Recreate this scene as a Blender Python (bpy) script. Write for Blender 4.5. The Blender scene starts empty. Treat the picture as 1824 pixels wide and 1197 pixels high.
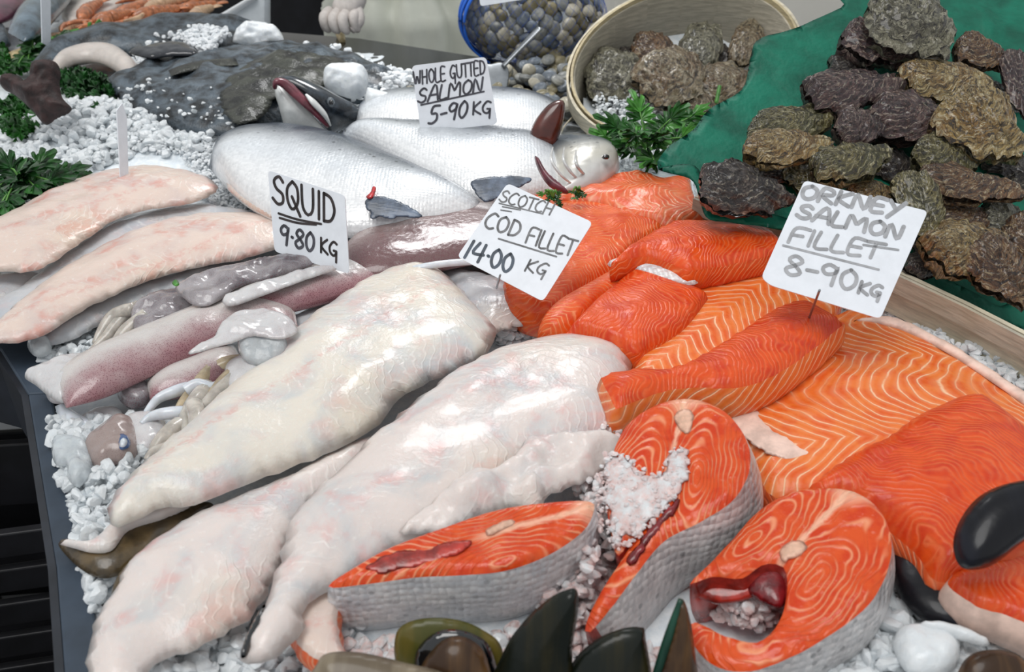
import bpy, math, random
import numpy as np
from mathutils import Vector, Matrix, noise
from mathutils.geometry import delaunay_2d_cdt

# ------------------------------------------------------------------ camera, world, light, exposure
FPX, PITCH, CAMH = 1694.0, math.radians(33.0), 0.559
sc = bpy.context.scene
cam_d = bpy.data.cameras.new('camera'); cam = bpy.data.objects.new('camera', cam_d)
sc.collection.objects.link(cam)
cam.location = (0, 0, CAMH); cam.rotation_euler = (math.pi/2 - PITCH, 0, 0)
cam_d.sensor_width = 36; cam_d.lens = FPX/1824*36; cam_d.clip_start = 0.02
cam_d.dof.use_dof = True; cam_d.dof.focus_distance = 1.0; cam_d.dof.aperture_fstop = 9
sc.camera = cam
w = bpy.data.worlds.new('overcast_sky'); sc.world = w; w.use_nodes = True
wn = w.node_tree.nodes; wl = w.node_tree.links
tc = wn.new('ShaderNodeTexCoord'); sx = wn.new('ShaderNodeSeparateXYZ'); wr = wn.new('ShaderNodeValToRGB')
wl.new(tc.outputs['Generated'], sx.inputs[0]); wl.new(sx.outputs['Z'], wr.inputs[0])
wr.color_ramp.elements[0].position = 0.0; wr.color_ramp.elements[0].color = (0.92, 0.95, 0.98, 1)
wr.color_ramp.elements[1].position = 0.9; wr.color_ramp.elements[1].color = (0.93, 0.97, 1.0, 1)
wl.new(wr.outputs[0], wn['Background'].inputs[0]); wn['Background'].inputs[1].default_value = 0.62
sun_d = bpy.data.lights.new('daylight', 'SUN'); sun = bpy.data.objects.new('daylight', sun_d)
sun_d.energy = 1.45; sun_d.angle = math.radians(35); sun_d.color = (1.0, 0.99, 0.97)
sun.rotation_euler = (math.radians(12), math.radians(-14), 0); sc.collection.objects.link(sun)
# unseen spot added above the stall to whiten the whole salmon
ld = bpy.data.lights.new('salmon_fill_spot', 'SPOT'); lo = bpy.data.objects.new('salmon_fill_spot', ld)
ld.energy = 40; ld.shadow_soft_size = 0.22; ld.spot_size = math.radians(60); ld.spot_blend = 1.0
lo.location = (-0.10, 2.15, 1.15); sc.collection.objects.link(lo)
lo.rotation_euler = (Vector((-0.12, 1.35, 0)) - Vector(lo.location)).to_track_quat('-Z', 'Y').to_euler()
sc.view_settings.view_transform = 'Standard'; sc.view_settings.look = 'None'
sc.view_settings.exposure = 0.0; sc.view_settings.gamma = 1.0
sc.view_settings.use_curve_mapping = False

# ------------------------------------------------------------------ geometry helpers
RM = cam.rotation_euler.to_matrix(); CO = Vector(cam.location)
def ray(x, y): return (RM @ Vector(((x-912)/FPX, -(y-598.5)/FPX, -1))).normalized()
class Plane:
    def __init__(s, o, n, e1=None):
        s.o = Vector(o); s.n = Vector(n).normalized()
        e = Vector(e1) if e1 is not None else Vector((1, 0, 0))
        s.e1 = (e - s.n*e.dot(s.n)).normalized(); s.e2 = s.n.cross(s.e1)
    def hit(s, x, y, h=0):
        d = ray(x, y); t = ((s.o + s.n*h) - CO).dot(s.n)/d.dot(s.n)
        r = CO + d*t - s.o
        return (r.dot(s.e1), r.dot(s.e2))
    def w(s, a, b, h=0): return s.o + s.e1*a + s.e2*b + s.n*h
    def P(s, x, y, h=0):
        a, b = s.hit(x, y, h); return s.w(a, b, h)
G = Plane((0, 0, 0), (0, 0, 1))
def P(x, y, h=0): return G.P(x, y, h)
def tilt(x, y, h, elev, az=0, e1=None):
    """plane through pixel x,y at height h, its normal raised elev degrees from horizontal, turned az degrees from facing the buyer"""
    e, a = math.radians(elev), math.radians(az)
    return Plane(P(x, y, h), (math.sin(a)*math.cos(e), -math.cos(a)*math.cos(e), math.sin(e)), e1)
def tag(o, label=None, cat=None, group=None, kind=None):
    if label: o['label'] = label
    if cat: o['category'] = cat
    if group: o['group'] = group
    if kind: o['kind'] = kind
    return o
def mk(name, vs, fs, mats, uv=None, parent=None, smooth=True, fm=None, T=None):
    V = np.array([tuple(v) for v in vs], dtype=float)
    o0 = np.array([V[:, 0].mean(), V[:, 1].mean(), V[:, 2].min()])
    me = bpy.data.meshes.new(name); me.from_pydata((V-o0).tolist(), [], [tuple(f) for f in fs])
    if not isinstance(mats, (list, tuple)): mats = [mats]
    for m in mats: me.materials.append(m)
    if fm is not None: me.polygons.foreach_set('material_index', fm)
    me.polygons.foreach_set('use_smooth', [smooth]*len(me.polygons))
    if uv is not None:
        ul = me.uv_layers.new(name='UVMap'); li = np.empty(len(me.loops), dtype=int)
        me.loops.foreach_get('vertex_index', li)
        ul.data.foreach_set('uv', np.array(uv, dtype=float)[li].ravel())
    me.update()
    o = bpy.data.objects.new(name, me); sc.collection.objects.link(o)
    o.location = o0
    if parent is not None:
        o.parent = parent; o.location = Vector(o0) - bpy_locs[parent.name]
    bpy_locs[o.name] = Vector(o0)
    if T: tag(o, *T)
    return o
bpy_locs = {}
def empty(name, loc, T=None, parent=None):
    o = bpy.data.objects.new(name, None); sc.collection.objects.link(o); o.empty_display_size = .02
    bpy_locs[o.name] = Vector(loc); o.location = Vector(loc)
    if parent is not None: o.parent = parent; o.location = Vector(loc) - bpy_locs[parent.name]
    if T: tag(o, *T)
    return o
def copytree(o, loc=None, rot=None, scale=None, label=None, group=None, parent=None):
    c = o.copy(); sc.collection.objects.link(c)
    if parent is not None: c.parent = parent
    else:
        if loc is not None: c.location = loc
        if rot is not None: c.rotation_euler = rot
        if scale is not None: c.scale = scale
        if label: c['label'] = label
        if group: c['group'] = group
    for ch in o.children: copytree(ch, parent=c)
    return c
def cr(p0, p1, p2, p3, t):
    return tuple(0.5*((2*b) + (-a+c)*t + (2*a-5*b+4*c-d)*t*t + (-a+3*b-3*c+d)*t**3) for a, b, c, d in zip(p0, p1, p2, p3))
def spline(pts, n, closed=False):
    """n samples evenly spread by arc length along a catmull-rom through pts"""
    m = len(pts); out = []
    seg = m if closed else m-1
    for i in range(seg):
        g = (lambda k: pts[k % m]) if closed else (lambda k: pts[min(max(k, 0), m-1)])
        if tuple(g(i)) == tuple(g(i+1)): continue   # a doubled point marks a sharp corner
        for j in range(12): out.append(cr(g(i-1), g(i), g(i+1), g(i+2), j/12))
    out.append(tuple(pts[0] if closed else pts[-1]))
    A = np.array(out, dtype=float); d = np.r_[0, np.cumsum(np.linalg.norm(np.diff(A[:, :2], axis=0), axis=1))]
    t = np.linspace(0, d[-1], n+1 if closed else n)
    R = np.stack([np.interp(t, d, A[:, k]) for k in range(A.shape[1])], 1)
    return R[:-1] if closed else R
def nz(v, s=1.0, seed=0): return noise.noise(Vector((v[0]*s+seed*7.3, v[1]*s-seed*3.1, v[2]*s+seed)))
def inside(px, py, poly):
    x, y = poly[:, 0], poly[:, 1]; x2, y2 = np.roll(x, -1), np.roll(y, -1)
    r = np.zeros(len(px), bool)
    for i in range(len(x)):
        c = ((y[i] > py) != (y2[i] > py))
        with np.errstate(divide='ignore', invalid='ignore'):
            r ^= c & (px < (x2[i]-x[i])*(py-y[i])/(y2[i]-y[i]+1e-12)+x[i])
    return r
def bdist(pts, poly):
    a = poly; b = np.roll(poly, -1, 0); best = np.full(len(pts), 1e9)
    for i in range(len(a)):
        ab = b[i]-a[i]; L = ab.dot(ab)+1e-15
        t = np.clip(((pts-a[i]) @ ab)/L, 0, 1)
        best = np.minimum(best, np.linalg.norm(pts-(a[i]+t[:, None]*ab), axis=1))
    return best

def slab(name, out, T_, mats, plane=G, h=0.0, mode='pillow', R=None, step=None, amp=0.0, ns=30.0, axis=None, sharp=False,
         parent=None, T=None, bulge=0.12, seed=1, low=0.5, hf=None, dome=0.0, wallk=5, ep=.5, rag=0.0, inner=None):
    """body grown from an outline given on its plane. pillow: rounded all round, the outline is its waist;
    block: outline is the edge of the top face, walls drop T_ from it (second material)."""
    pts = [tuple(p)+((0,) if len(p) == 2 else ()) for p in out]
    mid = h + (T_/2 if mode == 'pillow' else 0)
    L3 = [plane.hit(x, y, mid+dh)+(dh,) for x, y, dh in pts]
    per = sum(math.dist(L3[i][:2], L3[i-1][:2]) for i in range(len(L3)))
    st = step or min(max(per/110, .0022), .012)
    n = max(int(per/st), 12)
    if sharp:
        q = []
        for i in range(len(L3)):
            a, b = L3[i], L3[(i+1) % len(L3)]; k = max(1, int(math.dist(a[:2], b[:2])/st))
            q += [tuple(a[c]+(b[c]-a[c])*j/k for c in range(3)) for j in range(k)]
        B = np.array(q)
    else: B = spline(L3, n, True)
    n = len(B)
    if rag:
        for i in range(n):
            t = B[(i+1) % n, :2]-B[i-1, :2]; t = t/(np.linalg.norm(t)+1e-9)
            k_ = rag*(noise.noise(Vector((B[i, 0]*90, B[i, 1]*90, seed)))+.6*noise.noise(Vector((B[i, 0]*260, B[i, 1]*260, seed+4))))
            B[i, 0] += -t[1]*k_; B[i, 1] += t[0]*k_
    poly = B[:, :2]
    mn, mx = poly.min(0), poly.max(0)
    gx, gy = np.meshgrid(np.arange(mn[0], mx[0], st), np.arange(mn[1], mx[1], st*.87))
    gx = gx + (np.arange(gx.shape[0]) % 2)[:, None]*st*.5
    I = np.stack([gx.ravel(), gy.ravel()], 1); I = I[inside(I[:, 0], I[:, 1], poly)]
    if len(I): I = I[bdist(I, poly) > st*.55]
    allp = [Vector(p) for p in poly] + [Vector(p) for p in I]
    r = delaunay_2d_cdt(allp, [(i, (i+1) % n) for i in range(n)], [], 1, 1e-7)
    V2 = np.array([tuple(v) for v in r[0]]); F = [tuple(f) for f in r[2]]
    onb = np.array([any(k < n for k in ids) for ids in r[3]])
    d = bdist(V2, poly); d[onb] = 0
    if len(B) and np.ptp(B[:, 2]) > 1e-6:
        sub = B[::max(1, n//40)]
        W = 1/(((V2[:, None, :]-sub[None, :, :2])**2).sum(2)+1e-7)**1.3
        hb = (W*sub[None, :, 2]).sum(1)/W.sum(1)
        for i in np.where(onb)[0]:
            hb[i] = B[np.argmin(((poly-V2[i])**2).sum(1)), 2]
    else: hb = np.full(len(V2), B[0, 2])
    Rr = R or max(d.max(), 1e-4); u = np.clip(d/Rr, 0, 1); k = (1-(1-u)**2)**ep
    inn = None
    if inner is not None:
        q_ = [np.array(L3[i_ % len(L3)][:2]) for i_ in range(inner[0], inner[1]+1)]; inn = q_
    if axis: a0 = Vector(plane.hit(*axis[0], mid)); ad = (Vector(plane.hit(*axis[1], mid))-a0).normalized()
    else: a0 = Vector(V2.mean(0)); ad = Vector((1, 0))
    def uvof(a, b):
        q = Vector((a, b))-a0; return (q.dot(ad), q.dot(Vector((-ad.y, ad.x))))
    vs, uv, fs, fm = [], [], [], []
    def top(i):
        a, b = V2[i]
        if mode == 'pillow': z = mid + hb[i] + k[i]*T_/2
        else: z = mid + hb[i] - (R or 0)*(0 if not R else (1-k[i])) + dome*math.sin(min(1, d[i]/max(d.max(), 1e-6))*math.pi/2)
        if amp: z += amp*(nz((a, b, 0), ns, seed)+.45*nz((a, b, 0), ns*2.7, seed+2))*(.25+.75*k[i])*(1 if mode == 'pillow' else min(1, k[i]*1.5+.0))
        if hf: z += hf(uvof(a, b), d[i])
        return z
    for i in range(len(V2)):
        vs.append(plane.w(V2[i][0], V2[i][1], top(i))); uv.append(uvof(*V2[i]))
    fs += F; fm += [0]*len(F)
    if mode == 'pillow':
        base = len(vs); mp = {}
        for i in range(len(V2)):
            if onb[i]: mp[i] = i; continue
            mp[i] = len(vs); vs.append(plane.w(V2[i][0], V2[i][1], mid+hb[i]-k[i]*T_/2*low)); uv.append(uvof(*V2[i]))
        fs += [(mp[c], mp[b], mp[a]) for a, b, c in F]; fm += [1 if len(mats) > 1 else 0]*len(F) if isinstance(mats, (list, tuple)) else [0]*len(F)
    else:
        # boundary loop in order
        cnt = {}
        for a, b, c in F:
            for e in ((a, b), (b, c), (c, a)): cnt[e] = 1
        nx = {a: b for (a, b) in cnt if (b, a) not in cnt}
        st0 = next(iter(nx)); loop = [st0]
        while nx.get(loop[-1]) is not None and nx[loop[-1]] != st0 and len(loop) < len(nx)+2: loop.append(nx[loop[-1]])
        cen = V2[loop].mean(0); m = len(loop); rows = []
        nrm = []
        for j in range(m):
            e = V2[loop[(j+1) % m]]-V2[loop[j-1]]; e = np.array([e[1], -e[0]]); nrm.append(e/(np.linalg.norm(e)+1e-9))
        sl = [0]
        for j in range(1, m+1): sl.append(sl[-1]+np.linalg.norm(V2[loop[j % m]]-V2[loop[j-1]]))
        isin = []
        if inn is not None:
            for j in range(m):
                p_ = V2[loop[j]]; bd = 1e9
                for a_, b_ in zip(inn[:-1], inn[1:]):
                    ab = b_-a_; t_ = min(max((p_-a_).dot(ab)/ab.dot(ab), 0), 1); bd = min(bd, np.linalg.norm(p_-a_-ab*t_))
                isin.append(bd < st*.9)
        for q in range(wallk+1):
            t = q/wallk; row = []
            for j in range(m):
                p = V2[loop[j]] + nrm[j]*T_*bulge*(math.sin(t*math.pi*.9)-.6*t*t)
                z = top(loop[j]) - t*T_
                row.append(len(vs)); vs.append(plane.w(p[0], p[1], z)); uv.append((sl[j], t*T_))
            rows.append(row)
        for q in range(wallk):
            for j in range(m):
                a, b = rows[q][j], rows[q][(j+1) % m]; c, e = rows[q+1][(j+1) % m], rows[q+1][j]
                fs.append((a, e, c, b)); fm.append(2 if inn is not None and isin[j] else 1 if isinstance(mats, (list, tuple)) and len(mats) > 1 else 0)
        fs.append(tuple(reversed(rows[-1]))); fm.append(fm[-1])
    return mk(name, vs, fs, mats, uv, parent, True, fm, T)

def strip(name, L, Rg, T_, mats, plane=G, h=0.0, n=50, m=28, amp=0.0, ns=25.0, p=2.0, low=.6, prof=None, hs=None, parent=None, T=None, seed=1, cap=.35):
    """body lofted between two edges; its sections are full rounded ovals of height T_ (prof scales it along the length)"""
    mid = h+T_/2; hh = hs or [0]*len(L)
    A = spline([plane.hit(*q, mid+e)+(e,) for q, e in zip(L, hh)], n); B = spline([plane.hit(*q, mid+e)+(e,) for q, e in zip(Rg, hh)], n)
    vs, uv, fs = [], [], []; s = 0; pc = None
    for i in range(n):
        t = i/(n-1); c = (A[i]+B[i])/2; s += 0 if pc is None else math.dist(c[:2], pc[:2]); pc = c
        th = T_/2*(prof(t) if prof else min(1, math.sqrt(max(0, 1-(1-min(t, 1-t)/cap)**2)) if min(t, 1-t) < cap else 1)*.95+.05*T_)
        for j in range(m):
            ph = 2*math.pi*j/m; x = math.cos(ph); y = math.sin(ph)
            x = math.copysign(abs(x)**(2/p), x); y = math.copysign(abs(y)**(2/p), y)
            q = (A[i]+B[i])/2 - (B[i]-A[i])/2*x
            z = mid+q[2]+th*y*(1 if y > 0 else low)
            wv = plane.w(q[0], q[1], z)
            if amp:
                k = amp*nz(wv, ns, seed); wv = wv + plane.n*k*max(0, y)
            vs.append(wv); uv.append((s, (1-x)/2))
    for i in range(n-1):
        for j in range(m):
            fs.append((i*m+j, i*m+(j+1) % m, (i+1)*m+(j+1) % m, (i+1)*m+j))
    fs.append(tuple(range(m))[::-1]); fs.append(tuple((n-1)*m+j for j in range(m)))
    a, b, c = vs[0], vs[1], vs[m]
    # outward orientation check at a top vertex
    k = (n//2)*m+m//4
    nn = (vs[k+1]-vs[k]).cross(vs[k+m]-vs[k])
    if nn.dot(plane.n) < 0: fs = [tuple(reversed(f)) for f in fs]
    return mk(name, vs, fs, mats, uv, parent, True, None, T)

def tubegeo(pts, rs, seg=10, flat=1.0, n=None, upv=(0, 0, 1)):
    P3 = [tuple(p)+(r,) for p, r in zip(pts, rs)]
    n = n or max(6, len(P3)*5)
    m = len(P3); A = []
    for i in range(n):
        t = i/(n-1)*(m-1); k = min(int(t), m-2); g = lambda q: P3[min(max(q, 0), m-1)]
        A.append(cr(g(k-1), g(k), g(k+1), g(k+2), t-k))
    vs, fs, uv = [], [], []; s = 0
    for i in range(n):
        p = Vector(A[i][:3]); a = Vector(A[max(i-1, 0)][:3]); b = Vector(A[min(i+1, n-1)][:3]); t = (b-a).normalized()
        e1 = t.cross(Vector(upv)); e1 = e1.normalized() if e1.length > 1e-4 else Vector((1, 0, 0)); e2 = e1.cross(t)
        s += (p-Vector(A[max(i-1, 0)][:3])).length
        for j in range(seg):
            ph = 2*math.pi*j/seg
            vs.append(p + (e1*math.cos(ph)+e2*math.sin(ph)*flat)*max(A[i][3], 1e-5)); uv.append((s, j/seg))
    for i in range(n-1):
        for j in range(seg): fs.append((i*seg+j, (i+1)*seg+j, (i+1)*seg+(j+1) % seg, i*seg+(j+1) % seg))
    fs.append(tuple(range(seg))); fs.append(tuple((n-1)*seg+j for j in range(seg))[::-1])
    return vs, fs, uv
def tube(name, pts, rs, mat, parent=None, T=None, **k):
    vs, fs, uv = tubegeo(pts, rs, **k); return mk(name, vs, fs, mat, uv, parent, True, None, T)
def ptube(name, pts, rs, mat, plane=G, **k):
    """pts (px,py,h)"""
    return tube(name, [plane.P(x, y, h) for x, y, h in pts], rs, mat, **k)
def boxgeo(c, s, rot=None):
    vs = [Vector((x*s[0]/2, y*s[1]/2, z*s[2]/2)) for x in (-1, 1) for y in (-1, 1) for z in (-1, 1)]
    if rot is not None: vs = [rot @ v for v in vs]
    vs = [v+Vector(c) for v in vs]
    return vs, [(0, 1, 3, 2), (4, 6, 7, 5), (0, 4, 5, 1), (2, 3, 7, 6), (0, 2, 6, 4), (1, 5, 7, 3)]
def bevel(o, wd, seg=2):
    b = o.modifiers.new('bevel', 'BEVEL'); b.width = wd; b.segments = seg; b.limit_method = 'ANGLE'; return o
def box(name, c, s, mat, parent=None, T=None, rot=None, bev=.003):
    vs, fs = boxgeo(c, s, rot); o = mk(name, vs, fs, mat, [(v[0], v[1]) for v in vs], parent, False, None, T)
    if bev: bevel(o, bev)
    return o
def prism(name, loop, drop, mat, parent=None, T=None, bev=.002):
    n = len(loop); vs = [Vector(p) for p in loop] + [Vector(p)-Vector((0, 0, drop)) for p in loop]
    fs = [tuple(range(n)), tuple(range(2*n-1, n-1, -1))] + [(i, n+i, n+(i+1) % n, (i+1) % n) for i in range(n)]
    e = (vs[1]-vs[0]).cross(vs[2]-vs[1])
    if sum(((vs[i]).cross(vs[(i+1) % n])).z for i in range(n)) < 0: fs = [tuple(reversed(f)) for f in fs]
    o = mk(name, vs, fs, mat, [(v[0], v[1]) for v in vs], parent, False, None, T)
    if bev: bevel(o, bev)
    return o

# ------------------------------------------------------------------ materials
def lin(c): return tuple(((v/255)/12.92 if v/255 <= .04045 else ((v/255+.055)/1.055)**2.4) for v in c)+(1,)
class NT:
    def __init__(s, name):
        s.m = bpy.data.materials.new(name); s.m.use_nodes = True; s.t = s.m.node_tree
        s.b = s.t.nodes['Principled BSDF']
    def n(s, typ, **k):
        x = s.t.nodes.new('ShaderNode'+typ)
        for a, b in k.items(): setattr(x, a, b)
        return x
    def put(s, sock, v):
        if isinstance(v, (int, float)): sock.default_value = v
        elif isinstance(v, tuple): sock.default_value = v
        else: s.t.links.new(v, sock)
    def math(s, op, a, b=0.0, c=None, clamp=False):
        x = s.n('Math', operation=op, use_clamp=clamp); s.put(x.inputs[0], a); s.put(x.inputs[1], b)
        if c is not None: s.put(x.inputs[2], c)
        return x.outputs[0]
    def mix(s, f, a, b):
        x = s.n('Mix', data_type='RGBA'); s.put(x.inputs[0], f); s.put(x.inputs[6], a); s.put(x.inputs[7], b); return x.outputs[2]
    def ss(s, v, a, b):
        x = s.n('MapRange', interpolation_type='SMOOTHSTEP'); s.put(x.inputs[0], v); s.put(x.inputs[1], a); s.put(x.inputs[2], b); return x.outputs[0]
    def uv(s):
        if not hasattr(s, '_uv'):
            t = s.n('TexCoord'); x = s.n('SeparateXYZ'); s.t.links.new(t.outputs['UV'], x.inputs[0]); s._uv = (x.outputs[0], x.outputs[1]); s._uvv = t.outputs['UV']; s._ob = t.outputs['Object']
        return s._uv
    def noise(s, scale, detail=3, rough=.5, vec=None, dist=0, sx=None):
        s.uv(); x = s.n('TexNoise'); x.inputs['Scale'].default_value = scale; x.inputs['Detail'].default_value = detail
        x.inputs['Roughness'].default_value = rough; x.inputs['Distortion'].default_value = dist
        v = vec if vec is not None else s._ob
        if sx:
            mp = s.n('Mapping'); s.t.links.new(v, mp.inputs[0]); mp.inputs['Scale'].default_value = sx; v = mp.outputs[0]
        s.t.links.new(v, x.inputs['Vector']); return x.outputs['Fac']
    def vor(s, scale, vec=None, sx=None, feature='F1', out='Distance', rnd=1):
        s.uv(); x = s.n('TexVoronoi', feature=feature); x.inputs['Scale'].default_value = scale; x.inputs['Randomness'].default_value = rnd
        v = vec if vec is not None else s._ob
        if sx:
            mp = s.n('Mapping'); s.t.links.new(v, mp.inputs[0]); mp.inputs['Scale'].default_value = sx; v = mp.outputs[0]
        s.t.links.new(v, x.inputs['Vector']); return x.outputs[out]
    def bump(s, hgt, dist, strength=1.0):
        x = s.n('Bump'); x.inputs['Distance'].default_value = dist; x.inputs['Strength'].default_value = strength
        s.put(x.inputs['Height'], hgt)
        if hasattr(s, '_bn'): s.t.links.new(s._bn, x.inputs['Normal'])
        s._bn = x.outputs[0]; s.t.links.new(x.outputs[0], s.b.inputs['Normal'])
    def fin(s, col, rough=.4, metal=0, sss=0, sssr=(.02, .01, .006), spec=.5, coat=0, trans=0, ior=None, coatr=.08):
        s.put(s.b.inputs['Base Color'], col); s.put(s.b.inputs['Roughness'], rough); s.put(s.b.inputs['Metallic'], metal)
        s.b.inputs['Specular IOR Level'].default_value = spec
        if sss: s.b.inputs['Subsurface Weight'].default_value = sss; s.b.inputs['Subsurface Radius'].default_value = sssr; s.b.inputs['Subsurface Scale'].default_value = 1.0
        if coat: s.put(s.b.inputs['Coat Weight'], coat); s.b.inputs['Coat Roughness'].default_value = coatr
        if trans: s.b.inputs['Transmission Weight'].default_value = trans
        if ior: s.b.inputs['IOR'].default_value = ior
        return s.m
def plain(name, c, rough=.5, var=.12, scale=40, metal=0, bump=0, **k):
    s = NT(name); a = lin(c); d = tuple(v*(1-var*2) for v in a[:3])+(1,); l = tuple(min(1, v*(1+var)) for v in a[:3])+(1,)
    n = s.noise(scale, 4, .6); col = s.mix(s.ss(n, .3, .7), d, l)
    if bump: s.bump(n, bump)
    return s.fin(col, rough, metal, **k)
def salmon(name, sp=.011, amp=.8, per=.05, base=(234, 100, 30), deep=(218, 70, 12), line=(246, 176, 130), ls=.8, wd=.16, voff=.1, dist=.012, fat=None, seed=0, mott=.35, fadeall=True):
    s = NT(name); u, v = s.uv()
    n1 = s.noise(14+seed, 2, .5); n2 = s.noise(60, 3, .55); n3 = s.noise(220, 2, .5)
    zz = s.math('PINGPONG', s.math('ADD', v, voff), per)
    zs = s.math('MULTIPLY', s.math('SMOOTH_MIN', zz, per*.8, .02), amp)
    w = s.math('ADD', s.math('ADD', u, zs), s.math('MULTIPLY', s.math('SUBTRACT', n1, .5), dist*4))
    w = s.math('ADD', w, s.math('MULTIPLY', s.math('SUBTRACT', n2, .5), dist*.35))
    f = s.math('PINGPONG', s.math('DIVIDE', w, sp), .5)
    l = s.math('SUBTRACT', 1.0, s.ss(f, 0.0, wd))
    soft = s.math('SUBTRACT', 1.0, s.ss(f, 0.0, .5))
    st = s.math('MULTIPLY', s.math('MULTIPLY', s.ss(n1, .36, .6), s.ss(s.noise(9+seed*2, 2, .5), .35, .55)), ls) if fadeall else s.math('MULTIPLY', s.ss(n1, .3, .5), ls)
    col = s.mix(s.ss(n2, .35, .7), lin(base), lin(deep))
    col = s.mix(s.math('MULTIPLY', soft, .18), col, lin(line))
    col = s.mix(s.math('MULTIPLY', s.math('MULTIPLY', l, st), s.ss(n2, .2, .5)), col, lin(line))
    wh = s.ss(s.noise(90, 4, .7, sx=(1, .4, 1)), .62, .75)
    col = s.mix(s.math('MULTIPLY', wh, mott), col, lin((248, 190, 160)))
    if fat is not None:
        fm = s.ss(s.math('ADD', v, s.math('MULTIPLY', n2, .008)), fat[0], fat[1]); col = s.mix(s.math('MULTIPLY', fm, .8), col, lin((240, 205, 190)))
    s.bump(s.math('ADD', s.math('MULTIPLY', l, -.3), s.math('MULTIPLY', n2, .8)), .0012)
    s.bump(n3, .0004)
    return s.fin(col, s.math('ADD', .24, s.math('MULTIPLY', n3, .2)), 0, .18, (.010, .0035, .0015), .35, .12)
def whiteflesh(name, base=(226, 218, 206), pink=(226, 186, 176), pk=.6, grey=(196, 200, 202), sp=.012, cen=None):
    s = NT(name); u, v = s.uv()
    n1 = s.noise(16, 3, .55, dist=.6); n2 = s.noise(45, 4, .6); n3 = s.noise(160, 3, .6)
    w = s.math('ADD', s.math('ADD', u, s.math('MULTIPLY', s.math('ABSOLUTE', v), .5)), s.math('MULTIPLY', n1, .09))
    f = s.math('PINGPONG', s.math('DIVIDE', w, sp), .5); l = s.math('SUBTRACT', 1.0, s.ss(f, 0, .2))
    col = s.mix(s.ss(n1, .38, .7), lin(base), lin(grey))
    col = s.mix(s.math('MULTIPLY', s.ss(s.math('ADD', s.math('MULTIPLY', n2, .5), s.math('MULTIPLY', n1, .5)), .48, .66), pk), col, lin(pink))
    lm = s.math('MULTIPLY', l, s.ss(s.noise(11, 2), .42, .6)); col = s.mix(s.math('MULTIPLY', lm, .3), col, lin((246, 242, 236)))
    tr = s.ss(s.noise(7, 2, .5), .5, .72); col = s.mix(s.math('MULTIPLY', tr, .35), col, lin((226, 206, 178)))
    col = s.mix(s.math('MULTIPLY', s.ss(n3, .6, .75), .35), col, lin((248, 246, 242)))
    if cen is not None:
        c = s.math('SUBTRACT', 1.0, s.ss(s.math('ABSOLUTE', s.math('ADD', s.math('SUBTRACT', v, cen), s.math('MULTIPLY', s.math('SUBTRACT', n2, .5), .02))), 0, .007))
        col = s.mix(s.math('MULTIPLY', c, s.math('MULTIPLY', s.ss(n3, .4, .6), .42)), col, lin((214, 150, 140)))
    s.bump(s.math('ADD', s.math('MULTIPLY', lm, .25), n2), .0014); s.bump(n3, .0006)
    return s.fin(col, .3, 0, .3, (.01, .007, .006), .4, .2)
def silverskin(name, back=(66, 76, 88), side=(190, 196, 202), belly=(232, 232, 230), v0=.22, v1=.5, scale=230, spots=.5, metal=.35, flip=False, usev=True, dark2=0):
    s = NT(name); u, v = s.uv()
    if flip: v = s.math('SUBTRACT', 1.0, v)
    n1 = s.noise(30, 3, .6)
    sc_ = s.vor(scale, sx=(1, 1.0, .8), rnd=.35); sc2 = s.vor(scale, sx=(1, 1, .8), out='Color', rnd=.35)
    bw = s.n('SeparateColor'); s.t.links.new(sc2, bw.inputs[0])
    if usev:
        t = s.math('ADD', v, s.math('MULTIPLY', s.math('SUBTRACT', n1, .5), .12))
        col = s.mix(s.ss(t, v0, v1), lin(back), lin(side)); col = s.mix(s.ss(t, v1, min(1, v1+.3)), col, lin(belly))
    else:
        col = s.mix(s.ss(n1, .35, .65), lin(side), lin(belly)); t = n1
        if dark2: col = s.mix(s.math('MULTIPLY', s.ss(s.noise(9, 2), .48, .6), dark2), col, lin(back))
    col = s.mix(s.math('MULTIPLY', bw.outputs[0], .16 if usev else .3), col, lin((105, 112, 122)))
    sp = s.math('SUBTRACT', 1.0, s.ss(s.vor(75, rnd=1), .12, .22))
    if usev: sp = s.math('MULTIPLY', sp, s.math('SUBTRACT', 1.0, s.ss(v, v0+.1, v1+.05)))
    col = s.mix(s.math('MULTIPLY', sp, spots), col, lin((28, 32, 38)))
    s.bump(s.math('SUBTRACT', 1.0, sc_), .0006 if usev else .0022); s.bump(n1, .001)
    return s.fin(col, .3, metal, 0, spec=.6, coat=.3)
def squidmat(name, base=(206, 200, 196), sp=(104, 44, 58), wash=(140, 72, 84), v0=.4, v1=1.05, k=.9, wk=.85):
    s = NT(name); u, v = s.uv(); n1 = s.noise(22, 3, .6); d = s.vor(760, rnd=1); n3 = s.noise(140, 3)
    m = s.ss(s.math('ADD', v, s.math('MULTIPLY', s.math('SUBTRACT', n1, .5), .7)), v0, v1)
    col = s.mix(s.math('MULTIPLY', m, wk), lin(base), lin(wash))
    dots = s.math('SUBTRACT', 1.0, s.ss(d, .18, .42))
    col = s.mix(s.math('MULTIPLY', dots, s.math('MULTIPLY', s.math('ADD', m, .15), k)), col, lin(sp))
    s.bump(n1, .003); s.bump(n3, .0008)
    return s.fin(col, .25, 0, .2, (.008, .005, .004), .5, .4)

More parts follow.
